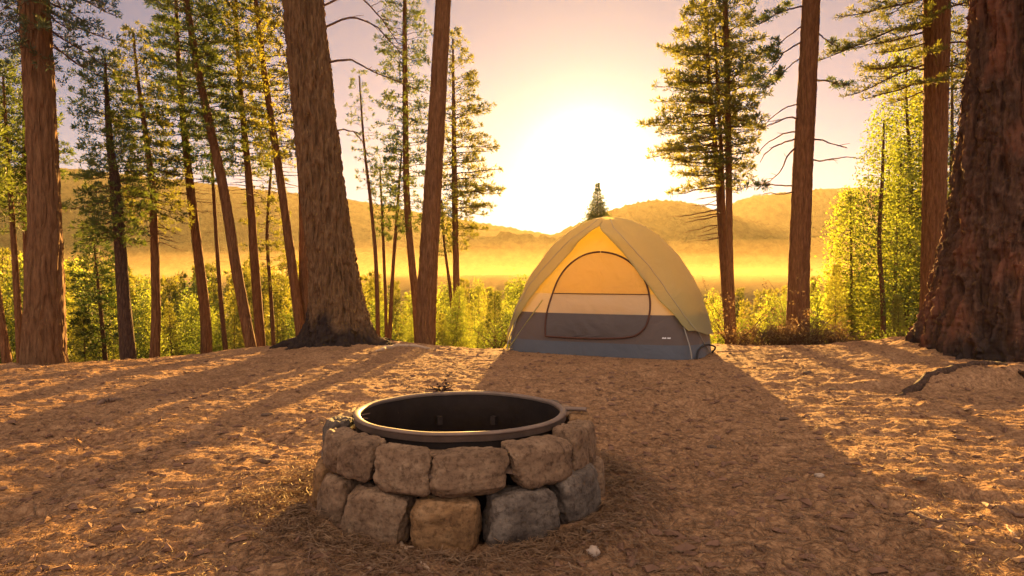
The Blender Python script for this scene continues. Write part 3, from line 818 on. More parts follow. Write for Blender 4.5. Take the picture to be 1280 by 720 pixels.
rs = np.random.default_rng(77)
for row, (Yr, step, off, kinds) in enumerate([(11.8, 62, 42, [0, 4, 1, 3]), (14.5, 44, 18, [3, 4, 0, 1, 2]), (18.5, 34, 4, [3, 4, 0, 4]), (25, 26, -6, [3, 4, 2, 3]), (34, 20, -4, [3, 4])]):
    px = -80 + rs.uniform(0, step)
    while px < 1360:
        yy = Yr + rs.uniform(-.12, .12) * Yr
        py = topline(px) + off + rs.normal() * (9 if row < 3 else 6) - (rs.random() < .2) * 10
        mid = 560 < px < 1000
        kd = kinds[rs.integers(len(kinds))]
        if mid and row < 2:
            py += 22
            kd = 1
        if 440 < px < 560 and row < 1: py += 20
        if not (mid and row == 0 and 640 < px < 890):
            p = at(px, py, yy)
            if row < 3:
                z_ = 'left' if px < 420 else ('middle' if px < 1010 else 'right')
                lab = {'left': 'leafy yellow-green sapling in the thicket below the edge at the left', 'middle': 'low sapling below the edge on either side of the tent',
                       'right': 'leafy sapling in the bright thicket behind the right-hand pines'}[z_]
                gp = {'left': 'saplings below the edge at the left', 'middle': 'saplings below the edge beside the tent', 'right': 'saplings behind the right-hand pines'}[z_]
            else:
                lab = 'hazy pointed conifer on the slope farther down behind the saplings'; gp = 'hazy conifers on the lower slope'
            put(kd, p[0], p[1], p[2], lab, gp, rs.uniform(.8, 1.15) * (.75 if row > 2 else 1))
        px += step * rs.uniform(.7, 1.3)


# distant conifers: simple layered crowns, each with a trunk
def conifer_arr(x, y, z, H, w, r, layers=9, per=9):
    V = []; 
    for q in range(layers):
        t = q / layers
        rr = w * (1 - t) ** .85 * r.uniform(.8, 1.15); zz = z + H * (.1 + .9 * t)
        a = r.uniform(0, 6.28, per); L = rr * r.uniform(.6, 1.1, per); dz = -H / layers * r.uniform(.2, .9, per)
        wd = rr * .42
        c, s = np.cos(a), np.sin(a)
        p0 = np.column_stack([x + 0 * c, y + 0 * c, zz + H / layers * .9 + 0 * c])
        p1 = np.column_stack([x + c * L - s * wd * .5, y + s * L + c * wd * .5, zz + dz])
        p2 = np.column_stack([x + c * L * .9 + s * wd * .5, y + s * L * .9 - c * wd * .5, zz + dz * 1.1])
        p3 = np.column_stack([x + c * L * .5, y + s * L * .5, zz + dz * .2])
        V.append(np.stack([p0, p1, p3, p2], 1).reshape(-1, 3))
    return np.concatenate(V)


r = np.random.default_rng(5)
VV = []
for q in range(1500):
    Yc = 42 * (230 / 42) ** (r.random() ** .8); Xc = r.uniform(-1.05, 1.05) * Yc
    gz = float(ground_h(Xc, Yc)); H = r.uniform(4.5, 9) * (1.15 if r.random() < .2 else 1)
    top = gz + H
    lim = CAMH + math.tan(R(-2.0 + .5 * r.random())) * Yc
    H = min(H, max(lim - gz, 3)) if True else H
    VV.append(conifer_arr(Xc, Yc, gz, H, H * .17, r))
V = np.concatenate(VV)
o = new_mesh('distant_forest', V, np.arange(len(V)).reshape(-1, 4), M_needle_lit, smooth=False)
tag(o, 'hazy far-off conifer forest filling the valley under the mist', 'forest', kind='stuff')

# lone conifer seen over the tent
Yl = 62; pt = at(747, 230, Yl); gz = float(ground_h(pt[0], Yl))
root = empty('pine_tree', (pt[0], Yl, gz), 'lone small conifer tip poking up right behind the tent top', 'tree')
Hl = pt[2] - gz
V, Fq = tube_arr(np.array([[0, 0, -.5], [0, 0, Hl * .5], [0, 0, Hl * .98]]), [.22, .14, .03], 7); new_mesh('trunk', V, Fq, M_barkthin, root)
G = crown_geo(lambda z: np.array([0, 0, z]), Hl * .3, Hl, lambda z, a: min(2.0, .36 * (Hl - z) + .0), 560, .15, 'pine', .012, (-.1, .6), .2, 1.0, 9, None, np.random.default_rng(9), .1)
G.build('crown', [M_needle, M_barkthin], root)


# ------------------------------------------------------------------ low plants at the edge
def shrub(name, label, pxc, py0, w_px, h_px, Y, n, mats, seed, leaf=.03, depth=.5):
    r = np.random.default_rng(seed)
    c = at(pxc, py0, Y); c[2] = float(ground_h(c[0], c[1]))
    root = empty(name, c, label, 'shrub')
    G = Geo(); L = []
    W = w_px / F * Y / 2; H = h_px / F * Y
    for q in range(n):
        x0 = r.uniform(-1, 1) * W * .9; y0 = r.uniform(-1, 1) * depth * .6
        hh = H * (1 - (x0 / W) ** 2 * .6) * r.uniform(.5, 1.15)
        d = np.array([r.normal() * .6, r.normal() * .5])
        t = np.linspace(0, 1, 5)
        gz = float(ground_h(c[0] + x0, c[1] + y0)) - c[2]
        P = np.column_stack([x0 + d[0] * hh * t * 1.1, y0 + d[1] * hh * t, gz - .03 + (hh + .03) * (t * 1.3 - .3 * t * t)]) + r.normal(size=(5, 3)) * .012
        V, Fq = tube_arr(P, np.linspace(.006, .002, 5), 4); G.add(V, Fq, 0)
        for s_ in range(3):
            p0 = P[r.integers(1, 5)]; a = r.uniform(0, 6.28)
            pp = limb_path(p0, a, hh * r.uniform(.25, .6), r.uniform(-.1, .8), .2, 4, r)
            V, Fq = tube_arr(pp, np.linspace(.003, .0015, 4), 3); G.add(V, Fq, 0); L += [p + r.normal(size=3) * .02 for p in pp[1:] for _ in range(3)]
    G.build('branches' if False else 'stem', mats[0], root)
    L = np.array(L); L[:, 2] = np.maximum(L[:, 2], .01)
    V, Fq = leaves(L, leaf * r.uniform(.6, 1.3, len(L)), r)
    new_mesh('foliage', V, Fq, mats[1], root)
    return root


shrub('dry_shrub', 'low tangled dry brown shrub at the edge right of the tent', 990, 433, 170, 27, 9.9, 260, [M_barkthin, M_dryleaf], 301)
shrub('leafy_plant', 'pale leafy sprig climbing in front of the bare trunk with dead branches', 994, 425, 26, 74, 9.7, 16, [M_barkthin, M_dryleaf], 302, .035, .1)
shrub('leafy_plant', 'pale leafy sprig at the foot of the twin pines', 915, 430, 26, 66, 9.8, 16, [M_barkthin, M_dryleaf], 303, .035, .1)
shrub('grassy_weed', 'small bright weed on the edge just left of the tent', 628, 440, 40, 34, 10.0, 26, [M_barkthin, M_leaf], 304, .03, .2)
shrub('grassy_weed', 'small bright weed by the left foot of the huge dark pine', 1130, 440, 50, 22, 9.6, 26, [M_barkthin, M_leaf], 305, .025, .2)

# ------------------------------------------------------------------ tent
TH = 1.60; TA = 1.20; TB = .70
tc = np.array([1.21, 8.50]); tgz = float(ground_h(1.2, 8.4, False)) 
tz0 = float(min(ground_h(2.0, 7.5), ground_h(.0, 8.3))) + .02
trz = R(-24.5)
TM = Matrix.Translation((tc[0], tc[1], tz0)) @ Matrix.Rotation(trz, 4, 'Z')
TMi = TM.inverted()


def t_ab(z, off=0):
    u = np.clip(z / (TH + off), 0, .99999)
    return (TA * (1 - u ** 1.8) ** .55 + off, TB * (1 - u ** 2.0) ** .58 + off, 2 + 2.2 * (1 - u) ** .8)


def t_pt(th, z, off=0):
    a, b, n = t_ab(z, off)
    c, s = np.cos(th), np.sin(th)
    x = a * np.sign(c) * np.abs(c) ** (2 / n); y = b * np.sign(s) * np.abs(s) ** (2 / n)
    return np.stack([x, y, z + 0 * x], -1)


def t_front(x, z, off=0):
    a, b, n = t_ab(z, off)
    return -b * (1 - np.clip(np.abs(x) / a, 0, 1) ** n) ** (1 / n)


def grid_faces(a, b, closed=False):
    bb = b if closed else b - 1
    i, j = np.meshgrid(np.arange(a - 1), np.arange(bb), indexing='ij'); j2 = (j + 1) % b
    return np.stack([i * b + j, i * b + j2, (i + 1) * b + j2, (i + 1) * b + j], -1).reshape(-1, 4)


M_fly = fabric_mat('khaki_fly_fabric', (.43, .38, .19), (.86, .80, .32), .5, wrinkle=.9)
M_orange = fabric_mat('amber_mesh_fabric', (.62, .46, .20), (1, .84, .34), .65, wrinkle=1)
M_beige = fabric_mat('beige_fabric', (.60, .52, .36), (.9, .76, .45), .5)
M_grey = fabric_mat('grey_brown_fabric', (0.119, 0.0945, 0.084), (0.14, 0.091, 0.056), .12)
M_tub = fabric_mat('slate_floor_fabric', (.105, .115, .135), (.1, .1, .1), .05)
M_black = plain('black_webbing', (.025, .022, .022), .7)
M_zip = plain('dark_brown_zipper', (.09, .035, .02), .6)
M_pole = plain('pale_grey_pole', (.30, .27, .22), .5, metal=.1)
M_white = plain('white_print', (.75, .75, .75), .6)

tent = empty('camping_tent', (0, 0, 0), 'khaki and grey dome tent with an arched amber door standing at the edge', 'tent')
tent.matrix_world = TM
ths = np.linspace(0, 2 * PI, 145)[:-1]


def t_band(name, z0, z1, m, nz, off=0, parent=tent, sag=0):
    zs = np.linspace(z0, z1, nz)
    V = np.array([t_pt(ths, z, off) for z in zs])
    if sag:
        for k_, z in enumerate(zs):
            V[k_] *= np.array([1, 1, 1]); V[k_][:, :2] *= (1 - sag * np.abs(np.sin(2 * ths))[:, None] * 0 - sag * math.sin(PI * k_ / (nz - 1)))
    return new_mesh(name, V.reshape(-1, 3), grid_faces(nz, len(ths), True), m, parent)


t_band('floor_tub', -.02, .14, M_tub, 6)
t_band('lower_wall', .14, .47, M_grey, 10)
t_band('middle_wall', .47, .70, M_beige, 8)
t_band('upper_wall', .70, TH - .02, M_orange, 26, -.002)
# fly
zR = [0, .28, .30, .45, .62, .85, 1.05, 1.30, 1.47, 1.50]; wR = [1.4, 1.10, 1.07, .95, .79, .60, .42, .19, .02, 0]
zL = [0, .05, .30, .55, .80, 1.05, 1.30, 1.47, 1.50]; wL = [1.4, 1.20, 1.08, .88, .70, .48, .24, .03, 0]
NC, NR = 150, 60
rows = []
for u_ in range(NR):
    v = u_ / (NR - 1)
    row = []
    # bottom edge height varies around: right front .28, sides/back .16, left front .03
    s = np.linspace(0, 1, NC)
    zb = .30 - .16 * sstep(.02, .2, s) - .11 * sstep(.8, 1.0, s)
    zt = TH + .038
    z = zb + (zt - zb) * (1 - (1 - v) ** 1.25)
    a, b, n = t_ab(z, .04)
    cr = np.clip(np.interp(z, zR, wR) / a, 0, 1); cl = np.clip(np.interp(z, zL, wL) / a, 0, 1)
    tR = -np.arccos(cr ** (n / 2)); tL = -PI + np.arccos(cl ** (n / 2)) + 2 * PI
    th = tR + (tL - tR) * s
    P = t_pt(th, z, .04)
    # hood pushed forward at the peak
    fr = np.exp(-(np.minimum(s, 1 - s) / .045) ** 2) * np.exp(-((z - 1.42) / .16) ** 2)
    P[:, 1] -= .15 * fr; P[:, 2] += .015 * fr
    # fabric slackness between the poles
    P[:, :2] *= (1 - .018 * np.sin(4 * th)[:, None] ** 2 * 1.0 * np.sin(PI * v))
    P += (.013 * fbm(P[:, 0] * 2.6, P[:, 1] * 2.6, P[:, 2] * 3.4, 3))[:, None] * np.array([1, 1, .3])
    rows.append(P)
FR = np.array(rows)
fly = new_mesh('rain_fly', FR.reshape(-1, 3), grid_faces(NR, NC), M_fly, tent)
# stitched seams over the poles
def fly_seam(frac, name='seam', r_=.006):
    P = np.array([FR[k_, int(frac * (NC - 1))] for k_ in range(0, NR - 3)])
    P = P * np.array([1.004, 1.004, 1.0])
    V_, F_ = tube_arr(spline(P, 70), r_, 6); new_mesh(name, V_, F_, M_seam, fly)


M_seam = fabric_mat('pale_seam_tape', (.5, .45, .28), (.7, .6, .3), .3)
for f_ in (.045, .30, .70, .955): fly_seam(f_)
# hem tape along the fly opening
hem = np.vstack([FR[:, 0], FR[::-1, -1]])
keep = [0]
for k_ in range(1, len(hem)):
    if np.linalg.norm(hem[k_] - hem[keep[-1]]) > .012 and hem[k_][2] < 1.56: keep.append(k_)
V, Fq = tube_arr(spline(hem[keep], 120), .006, 6); new_mesh('hem', V, Fq, M_fly, fly)
# bvh of body to find where the door curve sits on the front wall
zs = np.linspace(-.02, TH - .02, 60); Vb = np.array([t_pt(ths, z) for z in zs]).reshape(-1, 3)
bv = BVHTree.FromPolygons([tuple(v) for v in Vb.tolist()], grid_faces(60, len(ths), True).tolist())
o_l = TMi @ Vector((0, 0, CAMH)); R3 = TMi.to_3x3()


def on_tent(px, py):
    d = R3 @ Vector(ray(px, py)); h = bv.ray_cast(o_l, d)
    return np.array(h[0]) if h[0] is not None else None


arc = [(682, 420), (683, 396), (690, 370), (700, 346), (713, 330), (730, 319), (748, 315), (766, 317), (784, 325), (799, 339), (809, 357), (813, 378), (811, 398), (804, 412), (788, 421), (750, 423), (714, 422)]
A = [on_tent(*p) for p in arc]; A = np.array([p for p in A if p is not None])
As = spline(np.vstack([A, A[:1]]), 140)
As[:, 1] = t_front(As[:, 0], As[:, 2]) - .012
V, Fq = tube_arr(As, .011, 8)
door = None
# door surface between left and right arcs
zmin, zmax = A[:, 2].min() + .005, A[:, 2].max() - .005
topi = int(np.argmax(As[:, 2])); boti = int(np.argmin(np.where(np.arange(140) > topi, As[:, 2], 9)))
Lc = As[:topi + 1]; Rc = As[topi:boti + 1][::-1]
oL, oR = np.argsort(Lc[:, 2]), np.argsort(Rc[:, 2])


def door_band(name, z0, z1, m, nz, parent):
    zz = np.linspace(z0, z1, nz); rows = []
    for z in zz:
        xl = np.interp(z, Lc[oL, 2], Lc[oL, 0]); xr = np.interp(z, Rc[oR, 2], Rc[oR, 0])
        x = np.linspace(xl, xr, 40)
        off = .007 + .012 * np.sin(PI * np.linspace(0, 1, 40)) * math.sin(PI * (z - z0) / (z1 - z0)) + .010 * fbm((x + z * .8) * 7, (z - x * .5) * 2.2, None, 3) * np.sin(PI * np.linspace(0, 1, 40))
        rows.append(np.column_stack([x, t_front(x, z) - off, z + 0 * x]))
    return new_mesh(name, np.array(rows).reshape(-1, 3), grid_faces(nz, 40), m, parent)


door = door_band('door', zmin, .47, M_grey, 14, tent)
new_mesh('zipper', V, Fq, M_zip, door)
door_band('door_band', .47, .70, M_beige, 10, door)
door_band('window', .70, zmax, M_orange, 24, door)
for zz, nm in ((.70, 'seam'), ):
    x = np.linspace(np.interp(zz, Lc[oL, 2], Lc[oL, 0]), np.interp(zz, Rc[oR, 2], Rc[oR, 0]), 40)
    V, Fq = tube_arr(np.column_stack([x, t_front(x, zz) - .012, zz + 0 * x]), .0055, 6); new_mesh(nm, V, Fq, M_zip, door)
# poles along the four corners, crossing at the top (inside the fly, feet showing)
for th0 in (-.72, .72, PI - .72, PI + .72):
    z = np.linspace(.0, TH, 40)
    a, b, n = t_ab(z, .0)
    sc = 1 + .0 * z
    P = np.stack([a * np.sign(math.cos(th0)) * abs(math.cos(th0)) ** (2 / n) * 1.0, b * np.sign(math.sin(th0)) * abs(math.sin(th0)) ** (2 / n), z], -1)
    P[:, :2] *= (1 + .018 + .05 * np.exp(-(z / .25) ** 2))[:, None]
    V, Fq = tube_arr(P, .007, 6); new_mesh('pole', V, Fq, M_pole, tent)
# outer right pole sleeve running outside the fly edge to the ground and the webbing loop at the corner
cF = t_pt(np.array([-.72]), np.array([0.0]), .05)[0]; cB = t_pt(np.array([.0]), np.array([0.0]), .05)[0]


def world_tube(name, pts, Yv, rad, m, parent, sides=6, n=30):
    P = np.array([at(p[0], p[1], y) for p, y in zip(pts, Yv)]); P = spline(P, n)
    P = np.array([list(TMi @ Vector(p)) for p in P])
    V, Fq = tube_arr(P, rad, sides); return new_mesh(name, V, Fq, m, parent)


world_tube('guy_strap', [(868, 405), (878, 425), (888, 441)], [7.62, 7.75, 7.95], .008, M_pole, tent)
world_tube('guy_strap', [(871, 449), (874, 437), (884, 431), (894, 434), (890, 441)], [7.55, 7.62, 7.8, 7.95, 8.0], .011, M_black, tent)
world_tube('guy_strap', [(652, 408), (636, 428), (625, 441)], [8.45, 8.6, 8.75], .011, M_fly, tent)
world_tube('guy_strap', [(678, 375), (650, 415), (634, 438)], [8.15, 8.35, 8.45], .007, M_fly, tent)
# small white maker's print on the lower wall, bottom right
p = on_tent(833, 423)
xs = p[0] + np.linspace(-.045, .045, 9)
V = []
for q, x in enumerate(xs):
    hgt = .006 + .006 * abs(math.sin(q * 1.7))
    for zz in (p[2] - .004, p[2] + hgt): V.append([x, float(t_front(x, zz)) - .006, zz])
new_mesh('printed_mark', np.array(V), [(2 * q, 2 * q + 2, 2 * q + 3, 2 * q + 1) for q in range(8) if q != 4], M_white, tent)

# ------------------------------------------------------------------ fire pit
FC = np.array([-.217, 2.89]); fz = float(ground_h(FC[0], FC[1], False)) 
RZ = CAMH - .577                        # rim height
pit = empty('fire_pit', (FC[0], FC[1], fz), 'round stone fire pit with a steel ring in the foreground', 'fire pit')
base = np.array([FC[0], FC[1], fz])
M_steel = plain('sooty_rusted_steel', (.032, .021, .016), .7, metal=.3, var=.85, ns=6, bs=.9, bd=.008)
M_rim = plain('worn_steel_rim', (.20, .14, .105), .62, metal=.45, var=.55, ns=12, bs=.7, bd=.003)
M_soil = plain('dark_soil', (.12, .075, .05), 1, var=.5, ns=40, bs=1, bd=.01)
M_ash = plain('grey_ash', (.16, .14, .13), 1, var=.6, ns=25, bs=1, bd=.02)
M_tan = stone_mat('tan_stone', (.10, .06, .034), (.20, .122, .07), (.30, .20, .12))
M_ochre = stone_mat('ochre_stone', (.12, .06, .025), (.24, .13, .055), (.33, .20, .10))
M_slate = stone_mat('grey_stone', (.06, .043, .032), (.125, .095, .072), (.21, .165, .125))


def lathe(prof, n=120):
    a = np.arange(n) / n * 2 * PI
    wr = 1 + .005 * perlin(np.cos(a) * 1.6 + 3, np.sin(a) * 1.6) + .0015 * perlin(np.cos(a) * 7, np.sin(a) * 7)     # knocked a little out of round
    wz = .003 * perlin(np.cos(a) * 2.2, np.sin(a) * 2.2 + 5)
    V = np.array([np.column_stack([r_ * wr * np.cos(a), r_ * wr * np.sin(a), z_ + wz * (z_ > .2)]) for r_, z_ in prof]).reshape(-1, 3)
    return V, grid_faces(len(prof), n, True)


zr = RZ - fz
V, Fq = lathe([(.425, zr - .008), (.425, .04), (.432, .04), (.432, zr - .008)])
ring = new_mesh('steel_ring', V, Fq, M_steel, pit)
prof = [(.421, zr - .012)] + [(.4335 + .0145 * math.cos(t) * 1.0, zr - .004 + .008 * math.sin(t)) for t in np.linspace(PI, -PI * .35, 12)] + [(.446, zr - .03), (.440, zr - .032)]
V, Fq = lathe(prof, 160)
new_mesh('rim', V, Fq, M_rim, ring)
# tabs inside the ring that carry the grate
for aa in (.35, 1.25, 1.9, 2.7, 3.6, 4.5, 5.4):
    c, s = math.cos(aa), math.sin(aa)
    bx = np.array([[x_, y_, z_] for x_ in (.395, .4245) for y_ in (-.012, .012) for z_ in (zr - .15, zr - .11)])
    V = np.column_stack([bx[:, 0] * c - bx[:, 1] * s, bx[:, 0] * s + bx[:, 1] * c, bx[:, 2]])
    new_mesh('tab', V, [(0, 1, 3, 2), (4, 6, 7, 5), (0, 4, 5, 1), (2, 3, 7, 6), (0, 2, 6, 4), (1, 5, 7, 3)], M_steel, ring, smooth=False)
# ash bed
rr_, tt_ = np.meshgrid(np.linspace(0, .424, 26), np.arange(72) / 72 * 2 * PI, indexing='ij')
xx, yy = rr_ * np.cos(tt_), rr_ * np.sin(tt_)
zz = .06 + .03 * fbm(xx * 6, yy * 6, None, 4) + .02 * (rr_ / .42) ** 2
new_mesh('ash_bed', np.stack([xx, yy, zz], -1).reshape(-1, 3), grid_faces(26, 72, True), M_ash, pit)
# soil and needles packed between ring and stones
rr_, tt_ = np.meshgrid(np.linspace(.434, .56, 14), np.arange(240) / 240 * 2 * PI, indexing='ij')
xx, yy = rr_ * np.cos(tt_), rr_ * np.sin(tt_)
zz = zr - .088 - .55 * np.maximum(rr_ - .49, 0) + .016 * fbm(xx * 16, yy * 16, None, 4)
new_mesh('soil_fill', np.stack([xx, yy, zz], -1).reshape(-1, 3), grid_faces(14, 240, True), M_soil, pit)
# grate handle at the right
P = np.array([at(p[0], p[1], y) for p, y in (((700, 517), 2.93), ((718, 517), 2.93), ((733, 518), 2.92))]) - base
P[:, 2] = zr - .006; V, Fq = tube_arr(spline(P, 8), .010, 8)
new_mesh('handle', V, Fq, M_rim, pit)


def th_of(px, Rr):
    """angle (0 = toward camera, + right) on a circle of radius Rr seen at px"""
    best = min(np.linspace(-1.5, 1.5, 1201), key=lambda t: abs(640 + F * (FC[0] + Rr * math.sin(t)) / (FC[1] - Rr * math.cos(t)) - px))
    return best


def stone(t0, t1, Rin, Rout, z0, z1, m, seed, e=.5, lean=0., label=None):
    """one hewn stone: a rounded block bent over its arc"""
    n = 34
    u = np.linspace(-1, 1, n)
    G = []; Fs = []; c = 0
    def face(fn):
        nonlocal c
        a, b = np.meshgrid(u, u, indexing='ij'); P = fn(a, b).reshape(-1, 3); G.append(P)
        Fs.append(grid_faces(n, n) + c); c += n * n
    one = lambda a: np.ones_like(a)
    face(lambda a, b: np.stack([a, b, one(a)], -1)); face(lambda a, b: np.stack([b, a, -one(a)], -1))
    face(lambda a, b: np.stack([one(a), a, b], -1)); face(lambda a, b: np.stack([-one(a), b, a], -1))
    face(lambda a, b: np.stack([b, one(a), a], -1)); face(lambda a, b: np.stack([a, -one(a), b], -1))
    P = np.concatenate(G)
    pw = 4.2 if e > .4 else 7.
    L = (np.abs(P) ** pw).sum(1) ** (1 / pw); P = P / L[:, None]
    # uneven hewing
    s = seed * 13.7
    dsp = .13 * fbm(P[:, 0] * 1.1 + s, P[:, 1] * 1.1, P[:, 2] * 1.1, 3) + .03 * fbm(P[:, 0] * 4 + s, P[:, 1] * 4, P[:, 2] * 4, 3)
    nrm = P / np.linalg.norm(P, axis=1)[:, None]
    P = P + nrm * dsp[:, None]
    rs_ = np.random.default_rng(seed)
    for _ in range(9):                       # hewn facets: slice the block with random planes
        nv = rs_.normal(size=3) * np.array([1, 1.1, 1]); nv /= np.linalg.norm(nv)
        dmax = (P @ nv).max(); lim_ = dmax * rs_.uniform(.80, .95)
        ov = np.maximum(P @ nv - lim_, 0); P = P - nv * (ov * .88)[:, None]
    P = P + nrm * (.028 * fbm(P[:, 0] * 8 + s, P[:, 1] * 9, P[:, 2] * 9, 3))[:, None]
    P[:, 0] += P[:, 2] * rs_.normal() * .06; P[:, 2] += P[:, 0] * rs_.normal() * .05
    P[:, 0] *= 1 + .07 * rs_.normal() * P[:, 2]
    tm, tw = (t0 + t1) / 2, (t1 - t0) / 2
    Rm, Rw = (Rin + Rout) / 2, (Rout - Rin) / 2
    zc, zw = (z0 + z1) / 2, (z1 - z0) / 2
    # flat block tangent to the circle, slightly bent
    t = tm + P[:, 0] * tw * .95
    Rr = Rm - P[:, 1] * Rw + lean * P[:, 2] * 0
    z = zc + P[:, 2] * zw * .95
    Rr = Rr - lean * (z - z0)
    V = np.column_stack([np.sin(t) * Rr, -np.cos(t) * Rr, z])
    cen = V.mean(0)
    o = new_mesh('stone', V - cen, np.concatenate(Fs), m, pit, loc=tuple(cen))
    # merge cube-face seams
    import bmesh
    bm = bmesh.new(); bm.from_mesh(o.data); bmesh.ops.remove_doubles(bm, verts=bm.verts, dist=.0008); bm.to_mesh(o.data); bm.free()
    if label: o['label'] = label
    return o


def pxs(lst, Rr): return [(th_of(a, Rr), th_of(b, Rr)) for a, b in lst]


top = pxs([(421, 461), (464, 534), (532, 638), (643, 716)], .565)
tz = [(.175, .322, M_tan, .3), (.155, .312, M_tan, .3), (.145, .308, M_tan, .6), (.155, .318, M_tan, .35)]
labs = ['tan upper stone at the left end of the front', None, 'widest rounded stone in the middle of the upper course', None]
for q, ((a, b), (z0, z1, m_, e_)) in enumerate(zip(top, tz)):
    stone(a, b, .468, .585, z0 - .0, z1, m_, 400 + q, e_, .10, labs[q])
last = top[-1][1]
rem = [(last + .02, last + .27, M_tan), (last + .28, last + .52, M_tan), (last + .54, last + .9, M_ochre), (last + .92, last + 1.3, M_tan), (last + 1.32, last + 1.75, M_slate)]
end = rem[-1][1]; gap = (top[0][0] + 2 * PI - end); nrem = int(round(gap / .4)); st = gap / nrem
rem += [(end + k_ * st + .012, end + (k_ + 1) * st - .012, [M_tan, M_ochre, M_slate][k_ % 3]) for k_ in range(nrem)]
for q, (a, b, m_) in enumerate(rem):
    stone(a, b, .466, .575, .155, .335 - (.0 if q < 2 else .012) - .012 * (q % 2), m_, 430 + q, .35, .08)
low = pxs([(424, 502), (507, 607), (612, 703), (706, 752)], .60)
lz = [(-.01, .165, M_tan, .35, 'dark brown squared stone at the left of the lower course'), (-.015, .150, M_ochre, .6, 'ochre rounded stone low in the middle'), (-.01, .160, M_slate, .4, 'grey stone low right of the middle'), (-.01, .185, M_slate, .3, 'dark grey stone at the right end of the lower course')]
for q, ((a, b), (z0, z1, m_, e_, lb)) in enumerate(zip(low, lz)):
    stone(a, b, .46, .612, z0 - .03, z1, m_, 460 + q, e_, .06, lb)
end = low[-1][1]; gap = low[0][0] + 2 * PI - end; nrem = int(round(gap / .42)); st = gap / nrem
for k_ in range(nrem):
    stone(end + k_ * st + .012, end + (k_ + 1) * st - .012, .46, .61, -.04, .16, [M_tan, M_slate, M_ochre][k_ % 3], 480 + k_, .35, .06)

# flat chip of stone lying on the fill at the front
o = stone(th_of(520, .48) , th_of(575, .48), .445, .505, zr - .075, zr - .055, M_tan, 499, .3, 0, 'thin flat chip lying between ring and stones')

# ------------------------------------------------------------------ litter
def near_pts(n, r, y0=1.35, y1=8.5, pw=1.6):
    u = r.random(n); yy = y0 + (y1 - y0) * u ** pw
    xx = r.uniform(-.86, .86, n) * (yy + .3)
    return xx, yy


def straw(n, L0, L1, w, r, x=None, y=None, zf=None, lift=.004):
    if x is None: x, y = near_pts(n, r)
    k_ = np.hypot(x - FC[0], y - FC[1]) > .62
    if zf is None: x, y = x[k_], y[k_]
    n = len(x)
    a = r.uniform(0, 2 * PI, n); L = r.uniform(L0, L1, n); tilt = r.normal(size=n) * .16
    z = (ground_h(x, y) if zf is None else zf(x, y)) + lift
    d = np.column_stack([np.cos(a), np.sin(a), np.tan(tilt)]); p = np.column_stack([-np.sin(a), np.cos(a), np.zeros(n)])
    c = np.column_stack([x, y, z]); b_ = np.array([0, 0, 1.])[None] * (r.uniform(-.02, .1, n) * L)[:, None] + p * (r.normal(size=n) * .12 * L)[:, None]
    e0 = c - d * (L / 2)[:, None]; e1 = c + d * (L / 2)[:, None]; mid = c + b_
    if zf is None:
        for e in (e0, e1): e[:, 2] = np.maximum(e[:, 2], ground_h(e[:, 0], e[:, 1]) + .0015)
    q = p * (w * r.uniform(.7, 1.3, n))[:, None] * .5; up = np.array([0, 0, w * .5])[None]
    V = np.stack([e0 - q, e0 + q, mid + q, mid - q + up, e1 + q * .6, e1 - q * .6], 1).reshape(-1, 3)
    i0 = (np.arange(n) * 6)[:, None]
    Fq = np.concatenate([i0 + np.array([[0, 1, 2, 3]]), i0 + np.array([[3, 2, 4, 5]])]).reshape(-1, 4)
    return V, Fq


r = np.random.default_rng(88)
M_straw = leaf_mat('fallen_needles', (.13, .07, .036), (.38, .24, .13), (.25, .14, .06), (.45, .3, .13), .25, 25)
G = Geo()
V, Fq = straw(70000, .03, .085, .0028, r); G.add(V, Fq)
# thicker drift round the pit
aa = r.uniform(0, 2 * PI, 9000); rad_ = .63 + np.abs(r.normal(size=9000)) * .14
V, Fq = straw(0, .03, .09, .0028, r, FC[0] + np.sin(aa) * rad_, FC[1] - np.cos(aa) * rad_, lambda x, y: ground_h(x, y) + r.uniform(0, .02, len(x))); G.add(V, Fq)
aa = r.uniform(0, 2 * PI, 1500); rad_ = r.uniform(.445, .53, 1500)
V, Fq = straw(0, .02, .06, .0026, r, FC[0] + np.sin(aa) * rad_, FC[1] - np.cos(aa) * rad_, lambda x, y: fz + zr - .075 + 0 * x - .5 * np.maximum(np.hypot(x - FC[0], y - FC[1]) - .49, 0)); G.add(V, Fq)
o = G.build('needle_litter', M_straw, smooth=False); tag(o, 'fallen brown pine needles strewn over the ground', 'pine needles', kind='stuff')


# bark flakes and crumbs
def chips(n, r, s0, s1, x=None, y=None):
    if x is None: x, y = near_pts(n, r, 1.35, 9, 1.8)
    k_ = np.hypot(x - FC[0], y - FC[1]) > .66; x, y = x[k_], y[k_]; n = len(x)
    s = s0 * (s1 / s0) ** (r.random(n) ** 2.2)
    z = ground_h(x, y) + s * .12
    t = np.array([[-1, -.6, 0], [1, -.5, 0], [.8, .6, 0], [-.9, .5, 0], [-.5, -.3, .5], [.6, -.2, .45], [.4, .35, .55], [-.5, .3, .4]])
    V = t[None] * (1 + .35 * r.normal(size=(n, 8, 3))) * s[:, None, None] * np.array([1, .8, .7])
    a = r.uniform(0, 2 * PI, n); c, s_ = np.cos(a)[:, None], np.sin(a)[:, None]
    V = np.stack([V[..., 0] * c - V[..., 1] * s_, V[..., 0] * s_ + V[..., 1] * c, V[..., 2]], -1) + np.column_stack([x, y, z])[:, None]
    f = np.array([[4, 5, 6, 7], [0, 1, 5, 4], [1, 2, 6, 5], [2, 3, 7, 6], [3, 0, 4, 7]])
    return V.reshape(-1, 3), (np.arange(n)[:, None, None] * 8 + f[None]).reshape(-1, 4)


